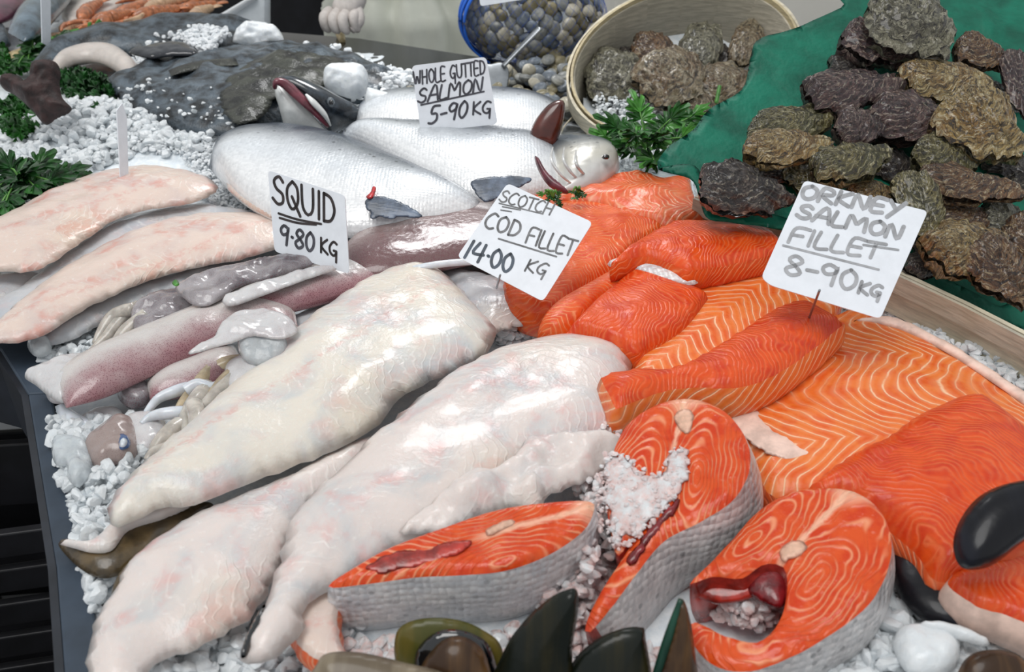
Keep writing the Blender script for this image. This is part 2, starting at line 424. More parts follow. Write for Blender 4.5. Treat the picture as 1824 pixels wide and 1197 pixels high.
M = {}
M['sal_lined'] = salmon('salmon_flesh_lined', .0125, 1.1, .06, base=(236, 124, 50), deep=(226, 94, 26), line=(252, 204, 164), ls=1.0, wd=.13, dist=.011, voff=.0, mott=.1, fadeall=False)
M['sal_deep'] = salmon('salmon_flesh_deep', .0055, .6, .05, base=(226, 80, 16), deep=(206, 52, 6), line=(238, 128, 76), ls=.45, wd=.3, mott=.3, seed=3, dist=.016)
M['sal_mid'] = salmon('salmon_flesh_mid', .007, 1.0, .045, base=(230, 92, 26), deep=(214, 66, 12), line=(244, 158, 106), ls=.8, wd=.2, seed=6, dist=.015)
M['sal_pink'] = salmon('salmon_flesh_pink', .009, 1.2, .03, base=(232, 108, 56), deep=(222, 80, 30), line=(246, 184, 146), ls=.8, wd=.25, seed=9, mott=.5, dist=.015)
def steakmat(name, seed=0, cx=.03, sp=.0052):
    s = NT(name); u, v = s.uv(); n1 = s.noise(18+seed, 2, .5); n2 = s.noise(70, 3, .55); n3 = s.noise(240, 2)
    au = s.math('ABSOLUTE', v)
    dx = s.math('DIVIDE', s.math('SUBTRACT', au, cx*.75), .62); dy = s.math('MULTIPLY', s.math('SUBTRACT', u, .075), .62)
    r = s.math('SQRT', s.math('ADD', s.math('MULTIPLY', dx, dx), s.math('MULTIPLY', dy, dy)))
    r = s.math('ADD', r, s.math('MULTIPLY', s.math('SUBTRACT', n1, .5), .04))
    f = s.math('PINGPONG', s.math('DIVIDE', r, sp), .5); l = s.math('SUBTRACT', 1.0, s.ss(f, 0, .26))
    col = s.mix(s.ss(n2, .35, .7), lin((222, 84, 28)), lin((208, 58, 12)))
    col = s.mix(s.math('MULTIPLY', l, s.math('MULTIPLY', s.ss(s.noise(30+seed, 2), .38, .58), .7)), col, lin((246, 172, 128)))
    mem = s.math('SUBTRACT', 1.0, s.ss(s.math('ADD', au, s.math('MULTIPLY', s.math('SUBTRACT', n2, .5), .006)), .0005, .0035))
    mem = s.math('MULTIPLY', mem, s.math('SUBTRACT', 1.0, s.ss(u, .075, .095)))
    col = s.mix(s.math('MULTIPLY', mem, .75), col, lin((248, 200, 170)))
    top = s.math('MULTIPLY', s.math('SUBTRACT', 1.0, s.ss(s.math('ADD', u, s.math('MULTIPLY', au, 1.2)), .012, .03)), .7)
    col = s.mix(top, col, lin((246, 190, 158)))
    wh = s.ss(s.noise(120, 4, .7), .6, .72); col = s.mix(s.math('MULTIPLY', wh, .2), col, lin((250, 200, 176)))
    s.bump(s.math('ADD', s.math('MULTIPLY', l, .4), n2), .0012); s.bump(n3, .0004)
    return s.fin(col, .25, 0, .18, (.010, .0035, .0015), .35, .12)
M['steak'] = steakmat('salmon_steak_flesh'); M['steak2'] = steakmat('salmon_steak_flesh_b', 5, .034, .006)
M['skin_side'] = silverskin('salmon_skin_silver', usev=False, scale=185, side=(222, 224, 228), belly=(246, 244, 242), back=(92, 88, 86), spots=.3, metal=.05)
M['skin_dk'] = silverskin('salmon_skin_dark', usev=False, scale=185, side=(206, 200, 198), belly=(232, 228, 226), back=(96, 90, 88), spots=.5, metal=.05, dark2=.4)
M['fat'] = plain('pale_fat', (240, 186, 158), .35, .12, 120, sss=.2, bump=.001)
M['rim_fat'] = plain('salmon_skin_edge', (238, 206, 190), .35, .12, 60)
M['cod'] = whiteflesh('cod_flesh', cen=.012); M['cod2'] = whiteflesh('cod_flesh_pinker', base=(226, 214, 208), pink=(224, 176, 170), pk=.75)
M['cod_grey'] = whiteflesh('fillet_flesh_grey', base=(196, 196, 198), grey=(176, 182, 190), pk=.3)
M['pinkfil'] = whiteflesh('fillet_flesh_pink', base=(224, 204, 192), pink=(216, 150, 134), pk=.75, grey=(208, 190, 184), cen=0)
M['codskin'] = plain('brown_cod_skin', (88, 72, 46), .3, .3, 60, coat=.3, bump=.001)
M['fishdark'] = plain('dark_grey_fish_skin', (74, 84, 92), .42, .5, 34, bump=.008, coat=.12)
M['fisholive'] = plain('olive_dark_fish_skin', (50, 52, 44), .42, .5, 30, bump=.008, coat=.12)
M['bellywhite'] = plain('white_belly', (214, 204, 196), .35, .08, 30, coat=.2, sss=.1)
M['ws1'] = silverskin('whole_salmon_skin', back=(64, 74, 88), v0=.2, v1=.56, spots=.8, belly=(244, 244, 244), side=(224, 228, 232), metal=.2)
M['headskin'] = silverskin('salmon_face_skin', back=(88, 96, 102), side=(196, 192, 180), belly=(220, 220, 218), scale=70, spots=.7, v0=.3, v1=.72, metal=.1)
M['gill'] = plain('gill_cover_skin', (206, 206, 204), .22, .12, 50, coat=.5, bump=.001)
M['headdark'] = plain('salmon_head_skin', (48, 56, 64), .22, .4, 60, coat=.5)
M['throat'] = plain('salmon_throat_skin', (214, 216, 214), .3, .07, 40, coat=.3)
M['red'] = plain('dark_red_flesh', (128, 22, 28), .25, .3, 70, coat=.4, bump=.001)
M['cavity'] = plain('cavity_red_flesh', (176, 52, 40), .25, .3, 60, coat=.4, bump=.001)
M['pinklip'] = plain('pink_mouth_edge', (112, 50, 62), .3, .3, 50, coat=.3)
M['fin'] = plain('grey_blue_fin', (96, 108, 126), .35, .3, 50, bump=.001, coat=.2)
M['eye'] = plain('wet_black_eye', (10, 12, 16), .05, .2, 20, coat=1)
M['iris'] = plain('grey_eye_ring', (112, 120, 126), .2, .2, 90)
M['blueeye'] = plain('blue_squid_eye', (62, 92, 140), .15, .3, 80, coat=1)
M['sq'] = squidmat('squid_skin_mauve'); M['sq_b'] = squidmat('squid_skin_brown', base=(156, 140, 134), wash=(104, 70, 72), v0=-.15, v1=.7, k=.9)
M['sq_w'] = squidmat('squid_skin_pale', base=(208, 206, 206), wash=(160, 136, 142), v0=-.1, v1=.3, k=.4, wk=.5)
M['sq_d'] = squidmat('squid_skin_dark', base=(170, 164, 166), wash=(52, 42, 52), v0=-.16, v1=.16, wk=.85)
M['tent'] = plain('squid_arm_skin', (196, 188, 178), .25, .16, 60, sss=.2, coat=.3, bump=.001)
M['tent_t'] = plain('tan_squid_arm_skin', (190, 172, 142), .25, .18, 60, sss=.2, coat=.3, bump=.001)
M['tent_w'] = plain('white_squid_tentacle_skin', (216, 220, 226), .22, .07, 60, sss=.2, coat=.3)
def icemat(name, trans, base=(225, 232, 236), rough=.12, sss=0):
    s = NT(name); n = s.noise(120, 4, .6); n2 = s.noise(400, 2)
    col = s.mix(s.ss(n, .3, .7), lin(base), lin((244, 248, 250))); s.bump(n, .0015); s.bump(n2, .0003)
    return s.fin(col, rough, 0, sss, (.02, .022, .024), .5, .3, trans, 1.31)
M['ice'] = icemat('crushed_ice', .12, (238, 244, 248), .1, .25); M['iceclear'] = icemat('clear_ice', .55, rough=.06, sss=.2); M['icebed'] = icemat('ice_bed', 0, (224, 232, 238), .3)
M['snow'] = icemat('packed_ice', 0, (232, 236, 240), .4, .3); M['icepink'] = icemat('pink_stained_ice', .12, (240, 204, 198), .1, .25)
M['tray'] = plain('slate_blue_tray', (50, 62, 76), .6, .15, 18, bump=.0006)
M['traydark'] = plain('dark_tray_wall', (34, 38, 46), .45, .2, 18)
M['black'] = plain('black_worktop', (34, 36, 42), .18, .3, 8, coat=.4)
M['crate'] = plain('black_plastic_crate', (22, 22, 27), .55, .3, 15)
M['floor'] = plain('market_floor', (120, 122, 124), .8, .15, 4)
M['wall'] = plain('pale_back_wall', (226, 222, 212), .7, .03, 3)
M['card'] = plain('white_plastic_card', (234, 238, 244), .45, .025, 60)
M['steel'] = plain('brushed_steel', (150, 154, 158), .3, .1, 40, metal=.8)
M['paper'] = None
def inkmat(name, c, var=.2):
    return plain(name, c, .5, var, 90)
M['ink_d'] = inkmat('dark_marker_ink', (52, 44, 44), .35); M['ink_g'] = inkmat('grey_marker_ink', (112, 112, 114), .3)
M['ink_l'] = inkmat('faded_grey_marker_ink', (166, 167, 170), .12); M['ink_b'] = inkmat('blue_black_marker_ink', (62, 74, 88), .25)
M['ink_k'] = inkmat('dark_grey_marker_ink', (74, 74, 82), .25)
def papermat():
    s = NT('green_crepe_paper'); n = s.noise(16, 4, .6, dist=.2); n2 = s.noise(160, 4, .65)
    col = s.mix(s.ss(n, .3, .7), lin((3, 80, 62)), lin((8, 114, 90))); s.bump(n, .006); s.bump(n2, .0008)
    return s.fin(col, .55, 0, 0, spec=.3)
M['paper'] = papermat()
def woodmat(name, c=(200, 184, 146)):
    s = NT(name); n = s.noise(30, 4, .6, sx=(1, 1, 9)); n2 = s.noise(9, 3)
    col = s.mix(s.ss(n, .3, .7), lin(tuple(v*.84 for v in c)), lin(c)); col = s.mix(s.math('MULTIPLY', s.ss(n2, .5, .7), .4), col, lin((176, 160, 130)))
    s.bump(n, .0006); return s.fin(col, .6)
M['wood'] = woodmat('basket_wood'); M['woodgrey'] = woodmat('basket_wood_grey', (192, 184, 166)); M['woodpale'] = woodmat('pale_basket_wood', (222, 212, 188))
def oystermat(name, a, b, c, k=1):
    s = NT(name); u, v = s.uv(); n1 = s.noise(38, 4, .65, dist=.8); n2 = s.noise(130, 4, .7)
    n0 = s.noise(16, 3, .6, dist=.4); cb = s.n('CombineXYZ')
    s.put(cb.inputs[0], s.math('ADD', s.math('MULTIPLY', u, 1.5), s.math('MULTIPLY', n1, .55))); s.put(cb.inputs[1], s.math('MULTIPLY', s.math('PINGPONG', v, .5), 1.1)); s.put(cb.inputs[2], s.math('MULTIPLY', n0, .6))
    n4 = s.noise(12, 6, .7, vec=cb.outputs[0], dist=.5)
    r = s.math('ADD', s.math('MULTIPLY', u, 5), s.math('MULTIPLY', n1, 2.4)); f = s.math('PINGPONG', r, .5)
    col = s.mix(s.ss(n0, .38, .6), lin(a), lin(b)); col = s.mix(s.math('MULTIPLY', s.ss(n4, .53, .61), .9), col, lin(c))
    col = s.mix(s.math('MULTIPLY', s.math('SUBTRACT', 1.0, s.ss(n4, .41, .49)), .92), col, lin((26, 20, 20)))
    col = s.mix(s.math('MULTIPLY', s.math('SUBTRACT', 1.0, s.ss(f, 0, .22)), .45*k), col, lin((34, 26, 24)))
    col = s.mix(s.math('MULTIPLY', s.math('MULTIPLY', s.ss(f, .40, .5), s.ss(n2, .4, .6)), .6), col, lin((216, 208, 184)))
    col = s.mix(s.math('MULTIPLY', s.ss(n2, .64, .74), .6), col, lin((206, 200, 186)))
    s.bump(s.math('MULTIPLY', f, 2), .0012); s.bump(n4, .005); s.bump(n2, .0022)
    return s.fin(col, .3, 0, 0, spec=.5, coat=.6, coatr=.14)
OM = [oystermat('oyster_shell_brown', (92, 58, 32), (132, 92, 52), (190, 168, 130)),
      oystermat('oyster_shell_purple', (66, 40, 46), (102, 72, 68), (168, 146, 132)),
      oystermat('oyster_shell_green', (84, 82, 40), (128, 116, 62), (196, 186, 146)),
      oystermat('oyster_shell_tan', (146, 110, 50), (172, 146, 88), (218, 206, 168)),
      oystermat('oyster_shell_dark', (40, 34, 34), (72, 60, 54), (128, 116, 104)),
      oystermat('oyster_shell_grey', (96, 92, 74), (128, 124, 100), (176, 172, 150), .6),
      oystermat('flat_oyster_shell_tan', (120, 92, 56), (150, 134, 104), (190, 182, 160), .5)]
def clammat(name, a, b):
    s = NT(name); u, v = s.uv(); n = s.noise(60, 3); f = s.math('PINGPONG', s.math('MULTIPLY', u, 12), .5)
    col = s.mix(s.ss(n, .3, .7), lin(a), lin(b)); col = s.mix(s.math('MULTIPLY', s.ss(f, .3, .5), .4), col, lin((60, 56, 54))); s.bump(f, .0006)
    return s.fin(col, .3, coat=.2)
CM = [clammat('clam_shell_grey', (116, 120, 122), (172, 172, 164)), clammat('clam_shell_olive', (104, 98, 72), (158, 148, 116)), clammat('clam_shell_cream', (176, 170, 150), (214, 208, 192)), clammat('clam_shell_slate', (84, 94, 106), (134, 144, 154))]
def musselmat(name, a, b, rim=(60, 62, 30)):
    s = NT(name); u, v = s.uv(); n = s.noise(12, 3, .5, sx=(6, 1, 1)); col = s.mix(s.ss(n, .4, .75), lin(a), lin(b))
    s.bump(s.noise(50, 3), .0008); return s.fin(col, .32, 0, spec=.25, coat=.18, coatr=.08)
M['mus_k'] = musselmat('mussel_shell_black', (12, 12, 18), (26, 28, 38)); M['mus_g'] = musselmat('mussel_shell_green_black', (14, 20, 14), (48, 42, 18))
M['mus_o'] = musselmat('mussel_shell_olive', (74, 74, 30), (106, 92, 40)); M['mus_b'] = musselmat('mussel_shell_brown', (58, 40, 26), (116, 84, 50))
M['mus_p'] = musselmat('mussel_shell_fawn', (104, 92, 76), (140, 128, 108)); M['mus_gr'] = musselmat('mussel_edge_green', (18, 52, 40), (40, 92, 72))
M['redshell'] = plain('reddish_brown_shell', (92, 34, 20), .25, .25, 30, coat=.5)
M['leaf'] = plain('parsley_leaf', (34, 92, 26), .4, .35, 50, bump=.001); M['leafl'] = plain('parsley_leaf_light', (74, 140, 52), .4, .25, 50)
M['leafd'] = plain('curly_parsley_leaf', (20, 74, 20), .45, .4, 60, bump=.001); M['stem'] = plain('parsley_stem', (96, 150, 66), .4, .1, 40)
M['net'] = plain('blue_net', (22, 84, 190), .4, .15, 30); M['netfilm'] = NT('blue_net_film').fin(lin((30, 100, 205)), .4)
M['apron'] = plain('grey_green_apron', (228, 230, 216), .6, .06, 6, bump=.003); M['glove'] = plain('white_glove', (200, 192, 186), .55, .08, 60, bump=.001)
M['shirt'] = plain('dark_clothing', (36, 40, 46), .8, .1, 20); M['skinp'] = plain('skin_tone', (196, 150, 126), .5, .06, 30, sss=.1)
M['hair'] = plain('brown_hair', (54, 40, 32), .6, .2, 90)
M['prawn'] = plain('orange_prawn_shell', (206, 128, 84), .3, .28, 60, coat=.3, bump=.001); M['prawn2'] = plain('pale_prawn_shell', (220, 182, 146), .3, .2, 60, coat=.3)
M['lemon'] = plain('lemon_peel', (230, 170, 60), .4, .1, 200, bump=.0008); M['box'] = plain('white_polystyrene', (206, 212, 216), .6, .04, 30)
M['purple'] = plain('purple_red_fish_skin', (110, 58, 76), .3, .35, 20, coat=.4); M['bluefish'] = plain('blue_grey_fish_skin', (92, 110, 122), .25, .35, 24, coat=.5)
M['sponge'] = plain('dark_brown_rough_flesh', (52, 32, 30), .6, .35, 60, bump=.003); M['post'] = plain('dark_blue_post', (40, 52, 66), .4, .1, 10)
M['white'] = plain('white_paint', (236, 238, 240), .5, .02, 10); M['clamflesh'] = plain('pale_shellfish_meat', (206, 186, 140), .4, .2, 60)
M['blood'] = plain('blood_red', (190, 24, 30), .3, .2, 100)
#STRUCTURE
# ------------------------------------------------------------------ the setting
def S(o): o['kind'] = 'structure'; return o
S(box('floor', (0, 3, -.93), (12, 12, .04), M['floor'], bev=0))
S(box('wall_back', (0, 6.6, .6), (12, .1, 3.0), M['wall'], bev=0))
# ice bed: one lumpy surface in the tray
bumps = [(250, 250, .16, .035), (420, 270, .12, .03), (120, 250, .10, .03), (700, 320, .12, .02), (560, 200, .08, .03), (700, 210, .06, .03), (60, 330, .08, .02), (1000, 820, .05, .028),
         (1680, 640, .07, .02), (1550, 520, .06, .02), (1640, 1120, .06, .0), (230, 850, .04, .01), (620, 120, .10, .02), (1800, 715, .07, .02), (340, 110, .1, .05)]
B3 = [(P(x, y), r, h) for x, y, r, h in bumps]
def bedh(x, y):
    z = .004*noise.noise(Vector((x*14, y*14, 0))) + .004*noise.noise(Vector((x*50, y*50, 3)))
    for p, r, h in B3: z += h*math.exp(-((x-p.x)**2+(y-p.y)**2)/(r*r)*1.6)
    return z
bedpx = [(195, 1300), (168, 1100), (146, 1000), (104, 800), (74, 640), (-100, 615), (-500, 590), (-700, 150), (150, 30), (450, 55), (600, 90), (870, 150), (1050, 215), (1400, 260), (2200, 420), (2500, 1300)]
bp = np.array([P(x, y)[:2] for x, y in bedpx])
def bed():
    st = .009; mn, mx = bp.min(0), bp.max(0); mx[0] = min(mx[0], 1.0); mn[0] = max(mn[0], -1.6)
    X = np.arange(mn[0], mx[0], st); Y = np.arange(mn[1], mx[1], st); gx, gy = np.meshgrid(X, Y)
    ins = inside(gx.ravel(), gy.ravel(), bp).reshape(gx.shape); idx = -np.ones(gx.shape, int); vs = []; fs = []
    for j, i in zip(*np.where(ins)): idx[j, i] = len(vs); vs.append((gx[j, i], gy[j, i], bedh(gx[j, i], gy[j, i])))
    for j in range(gx.shape[0]-1):
        for i in range(gx.shape[1]-1):
            q = (idx[j, i], idx[j, i+1], idx[j+1, i+1], idx[j+1, i])
            if min(q) >= 0: fs.append(q)
    return tag(mk('ice_bed', vs, fs, M['icebed']), 'packed bed of crushed ice under all the fish', 'ice', kind='stuff')
bed()
# tray
tr = empty('display_tray', P(120, 900, -.2), ('slate blue display tray rim along the left of the ice', 'tray'))
prism('rim', [P(50, 702, .004), P(100, 1010, .004), P(122, 1300, .004), P(205, 1300, .004), P(168, 1090, .004), P(140, 980, .004), P(92, 700, .004)], .02, M['tray'], tr)
prism('rim', [P(50, 702, .004), P(0, 622, .004), P(-90, 600, .004), P(-90, 570, .004), P(75, 600, .004), P(92, 700, .004)], .02, M['tray'], tr)
def wallstrip(name, pxs, h0, h1, mat, parent, th=.006, plane=G):
    a = [plane.P(x, y, h0) for x, y in pxs]; vs = []; fs = []
    for i, p in enumerate(a):
        t = (a[min(i+1, len(a)-1)]-a[max(i-1, 0)]); nn = Vector((-t.y, t.x, 0)).normalized()*th
        vs += [p, p+nn, p+nn+Vector((0, 0, h1-h0)), p+Vector((0, 0, h1-h0))]
    for i in range(len(a)-1):
        b = i*4
        for k in range(4): fs.append((b+k, b+(k+1) % 4, b+4+(k+1) % 4, b+4+k))
    n = len(a)*4; fs += [(0, 3, 2, 1), (n-4, n-3, n-2, n-1)]
    return mk(name, vs, fs, mat, [(v[0], v[2]) for v in vs], parent, False)
wallstrip('inner_wall', [(205, 1300), (168, 1090), (140, 980), (92, 700), (75, 615)], .002, -.05, M['traydark'], tr)
wallstrip('outer_wall', [(122, 1300), (100, 1010), (50, 702), (0, 622), (-90, 600)], .002, -.1, M['traydark'], tr)
prism('base', [P(x, y, -.05) for x, y in [(195, 1300), (146, 1000), (74, 640), (-500, 590), (-700, 150), (150, 30), (450, 55), (870, 150), (1400, 260), (2200, 420), (2500, 1300)]], .02, M['traydark'], tr)
# dark crates beside the tray
def crate(c, sx_, sy_, sz_, rz, label):
    e = empty('plastic_crate', c, (label, 'crate', 'black crates below the stall')); R3 = Matrix.Rotation(rz, 3, 'Z')
    for k in range(5):
        for sgn, ax in ((1, 0), (-1, 0), (1, 1), (-1, 1)):
            s3 = (.012, sy_, sz_*.13) if ax == 0 else (sx_, .012, sz_*.13)
            off = Vector((sgn*sx_/2 if ax == 0 else 0, sgn*sy_/2 if ax else 0, sz_*(.1+.2*k)))
            box('slat', Vector(c)+R3 @ off, s3, M['crate'], e, rot=R3, bev=.002)
    for a in (-1, 1):
        for b in (-1, 1): box('corner_post', Vector(c)+R3 @ Vector((a*sx_/2, b*sy_/2, sz_/2)), (.025, .025, sz_), M['crate'], e, rot=R3)
    box('crate_base', Vector(c)+Vector((0, 0, .01)), (sx_, sy_, .012), M['crate'], e, rot=R3)
crate((-.62, .62, -.50), .42, .34, .28, .2, 'upper black slatted crate standing left of the tray rim')
crate((-.60, .58, -.905), .46, .40, .36, -.1, 'black slatted crate on the floor under the upper one')
box('floor_darkening_mat', (-.95, .7, -.905), (1.5, 2.2, .012), M['crate'], T=('black mat added to darken the floor under the crates', 'mat'))  # added dark sheet, makes the grey floor beside the tray read black
crate((-.75, 1.10, -.905), .5, .42, .75, .1, 'tall black crate beyond the others, left of the tray')
st_ = empty('stall_frame', (0, .9, -.9), ('dark blue stall trestle carrying the tray', 'table'))
for x, y in ((-.14, .55), (-.3, 1.4), (.7, .55), (.7, 1.4)): box('leg', (x, y, -.49), (.05, .05, .82), M['post'], st_)
box('top_board', (.25, 1.05, -.085), (.8, 1.0, .02), M['post'], st_)
# back worktop and things behind it
wk = prism('worktop', [P(x, y, .012) for x, y in [(440, 52), (640, 68), (900, 108), (1250, 165), (1200, 240), (900, 185), (640, 132), (560, 108), (455, 84)]], .04, M['black'], T=('wet black worktop along the back of the stall', 'worktop'))
FZ = -.91
def Q(x, Y, z): # world point on vertical plane Y seen at pixel column x, height z
    return Vector(((x-912)/FPX*((Y)*math.cos(PITCH)+(CAMH-z)*math.sin(PITCH)), Y, z))
box('support_post', Q(475, 2.9, -.35), (.055, .055, 1.1), M['post'], T=('dark blue upright post behind the black worktop', 'post'), bev=.004)
b = empty('polystyrene_box', P(415, 30, 0), ('white polystyrene box behind the dark fish', 'box'))
pb = tilt(400, 40, .03, 15, -25)
slab('side_panel', [(370, 44), (440, 4), (470, -8), (470, 52), (440, 50)], .02, M['box'], pb, 0, 'block', R=.002, sharp=True, parent=b)
slab('lid_edge', [(355, 46), (440, -4), (452, -4), (374, 46)], .03, M['white'], pb, .012, 'block', R=.002, sharp=True, parent=b)
blk = box('dark_void_block', Q(540, 3.3, -.55) + Vector((0, .2, 0)), (.62, .4, .72), M['crate'], T=('black block standing in for the dark void behind the worktop', 'dark block'))  # black block added where there is only a dark void
stl = empty('steel_stool', Q(1130, 3.0, -.5), ('low square steel table behind the clams', 'table'))
tp = Q(1120, 3.1, -.10)
box('table_top', tp, (.36, .36, .045), M['steel'], stl)
for a in (-1, 1):
    for c in (-1, 1): box('leg', tp+Vector((a*.155, c*.155, -.42)), (.03, .03, .80), M['steel'], stl)
box('white_counter', Q(1480, 4.2, -.45), (1.9, .5, .9), M['wall'], T=('cream counter far behind the oyster basket', 'counter'), bev=.01)
box('white_chest', Q(985, 4.9, -.5), (.9, .4, .8), M['box'], T=('pale blue white chest far behind the clam net', 'chest'), bev=.02)
# ---------------- vendor
def skinbody(name, pts, edges, radii, mat, parent=None, T=None, sub=2, root=0):
    o0 = Vector(pts[0]); me = bpy.data.meshes.new(name); me.from_pydata([Vector(p)-o0 for p in pts], edges, [])
    o = bpy.data.objects.new(name, me); sc.collection.objects.link(o); me.materials.append(mat)
    sk = o.modifiers.new('skin', 'SKIN'); sk.use_smooth_shade = True
    for i, r in enumerate(radii): me.skin_vertices[0].data[i].radius = r if isinstance(r, tuple) else (r, r)
    me.skin_vertices[0].data[root].use_root = True
    if sub: s = o.modifiers.new('sub', 'SUBSURF'); s.levels = s.render_levels = sub
    bpy_locs[o.name] = o0; o.location = o0 - (bpy_locs[parent.name] if parent else Vector((0, 0, 0)))
    if parent: o.parent = parent
    if T: tag(o, *T)
    return o
pc = Q(735, 2.42, -.1); px_, py_ = pc.x, pc.y
hand = P(612, 44, .045)
v = lambda x, y, z: Vector((px_+x, py_+y, z))
elb = v(-.30, -.05, .18); 
pts = [v(0, 0, .05), v(0, .01, .25), v(0, 0, .45), v(0, 0, .60), v(0, -.01, .70), v(0, -.03, .80), v(-.09, 0, -.02), v(-.10, -.02, -.43), v(-.10, 0, -.83), v(-.10, -.12, -.87), v(.09, 0, -.02), v(.10, -.02, -.43), v(.10, 0, -.83), v(.10, -.12, -.87),
       v(-.18, 0, .54), elb, hand+Vector((.03, .03, .06)), v(.18, 0, .54), v(.28, -.03, .25), v(.24, -.25, .12)]
ed = [(0, 1), (1, 2), (2, 3), (3, 4), (4, 5), (0, 6), (6, 7), (7, 8), (8, 9), (0, 10), (10, 11), (11, 12), (12, 13), (2, 14), (14, 15), (15, 16), (2, 17), (17, 18), (18, 19)]
rd = [(.15, .11), (.14, .10), (.16, .11), (.055, .055), (.085, .10), (.075, .09), .085, .06, .045, .035, .085, .06, .045, .035, .065, .042, .028, .065, .042, .028]
ven = skinbody('person', pts, ed, rd, M['shirt'], T=('person in dark clothes and long grey green apron, gloved hand on the worktop', 'person'))
vs, fs, uv = tubegeo([v(0, -.015, .62), v(0, -.02, .68), v(0, -.03, .76), v(0, -.025, .83), v(0, -.015, .875)], [.055, .08, .092, .08, .02], seg=20, n=18)
mk('head', vs, fs, M['skinp'], uv, ven)
vs, fs, uv = tubegeo([v(0, .02, .72), v(0, .01, .78), v(0, 0, .85), v(0, -.005, .90)], [.085, .10, .092, .02], seg=20, n=14); mk('hair', vs, fs, M['hair'], uv, ven)
tube('nose', [v(0, -.115, .77), v(0, -.135, .735), v(0, -.12, .725)], [.006, .013, .009], M['skinp'], ven)
tube('mouth', [v(-.025, -.108, .69), v(0, -.115, .688), v(.025, -.108, .69)], [.003, .006, .003], M['pinklip'], ven)
for a in (-1, 1):
    tube('eye', [v(a*.033-.009, -.108, .765), v(a*.033+.009, -.108, .765)], [.006, .006], M['eye'], ven); tube('ear', [v(a*.092, 0, .78), v(a*.1, 0, .75), v(a*.09, 0, .72)], [.008, .014, .008], M['skinp'], ven)
# apron: bib and skirt wrapped round the front, with hanging folds
vs, fs, uv = [], [], []; nu, nv = 70, 40
for j in range(nv):
    z = .45-1.15*j/(nv-1)
    for i in range(nu):
        t = (i/(nu-1)-.5)*2; wd = 1.45 if z < .15 else 1.45-.9*(z-.15)/.3; a = t*wd
        r = .155+.012*math.sin(a*9+z*2)+.010*math.sin(a*17+1.3+z*5)+(.03 if z < 0 else 0)
        vs.append(v(math.sin(a)*r*1.12, -math.cos(a)*r*.95-.012, z)); uv.append((a*.2, z))
for j in range(nv-1):
    for i in range(nu-1): fs.append((j*nu+i, j*nu+i+1, (j+1)*nu+i+1, (j+1)*nu+i))
ap = mk('apron', vs, fs, M['apron'], uv, ven); sm = ap.modifiers.new('th', 'SOLIDIFY'); sm.thickness = .003
# gloved hand closed over a small tool, knuckles toward the buyer
pal = [hand+Vector((.035, .035, .07)), hand+Vector((.012, .012, .035)), hand+Vector((-.008, -.004, .012))]
gl = skinbody('glove', pal, [(0, 1), (1, 2)], [(.03, .026), (.038, .028), (.034, .024)], M['glove'], ven)
for k in range(4):
    o_ = Vector((-.032+.019*k, -.012-.004*(k % 3), .014)); L_ = (.8, 1, .95, .75)[k]
    tube('glove_finger', [hand+o_+Vector((.006, .014, .012)), hand+o_+Vector((0, -.018*L_, .008)), hand+o_+Vector((.002, -.026*L_, -.008)), hand+o_+Vector((.006, -.014*L_, -.018))], [.0105, .0105, .0095, .007], M['glove'], ven, seg=12)
tube('glove_thumb', [hand+Vector((.03, -.002, .03)), hand+Vector((.034, -.02, .012)), hand+Vector((.02, -.034, -.002))], [.012, .0115, .008], M['glove'], ven, seg=12)
ptube('knife_handle', [(601, 50, .03), (606, 62, .018), (610, 74, .014)], [.007, .009, .006], M['clamflesh'], T=('stubby pale handle gripped in the gloved hand', 'knife'))

# ------------------------------------------------------------------ big dark fish, back left
df = empty('dark_fish', P(420, 200), ('huge dark grey wet fish lying across the ice, nearest of the dark fish', 'fish'))
strip('body', [(185, 150), (255, 128), (330, 112), (420, 98), (500, 84), (570, 92), (650, 118), (725, 150)],
      [(200, 172), (240, 205), (320, 232), (400, 240), (455, 236), (520, 212), (620, 186), (728, 168)], .085, M['fishdark'], h=0, n=110, m=48, amp=.013, ns=30, parent=df, seed=3)
strip('fin', [(300, 125), (350, 112), (420, 104)], [(305, 135), (355, 124), (425, 116)], .012, M['fisholive'], h=.075, n=14, parent=df)
slab('head_patch', [(398, 150), (440, 112), (500, 92), (570, 98), (640, 122), (590, 150), (500, 170), (470, 205), (425, 222), (395, 190)], .03, M['fisholive'], h=.062, amp=.01, ns=30, ep=.8, rag=.004, parent=df)
strip('dark_fish', [(55, 110), (130, 80), (220, 56), (330, 42), (430, 46), (500, 60)], [(80, 128), (150, 104), (240, 100), (330, 104), (430, 104), (500, 96)], .08, M['fishdark'], h=0, n=70, m=32, amp=.014, ns=16, T=('long dark grey fish behind the huge dark fish', 'fish'), seed=5)
strip('white_bellied_fish', [(88, 118), (118, 96), (160, 86), (205, 90), (238, 112), (262, 140)], [(98, 132), (130, 112), (165, 108), (196, 118), (220, 136), (240, 150)], .045, M['bellywhite'], h=.02, n=40, T=('curved white bellied fish lying over the far dark fish', 'fish'), seed=6)
slab('dark_mouth', [(232, 92), (270, 84), (320, 78), (345, 84), (350, 98), (300, 100), (270, 104), (240, 98)], .02, M['black'], h=.07, parent=bpy.data.objects['dark_fish.001'], amp=.002)
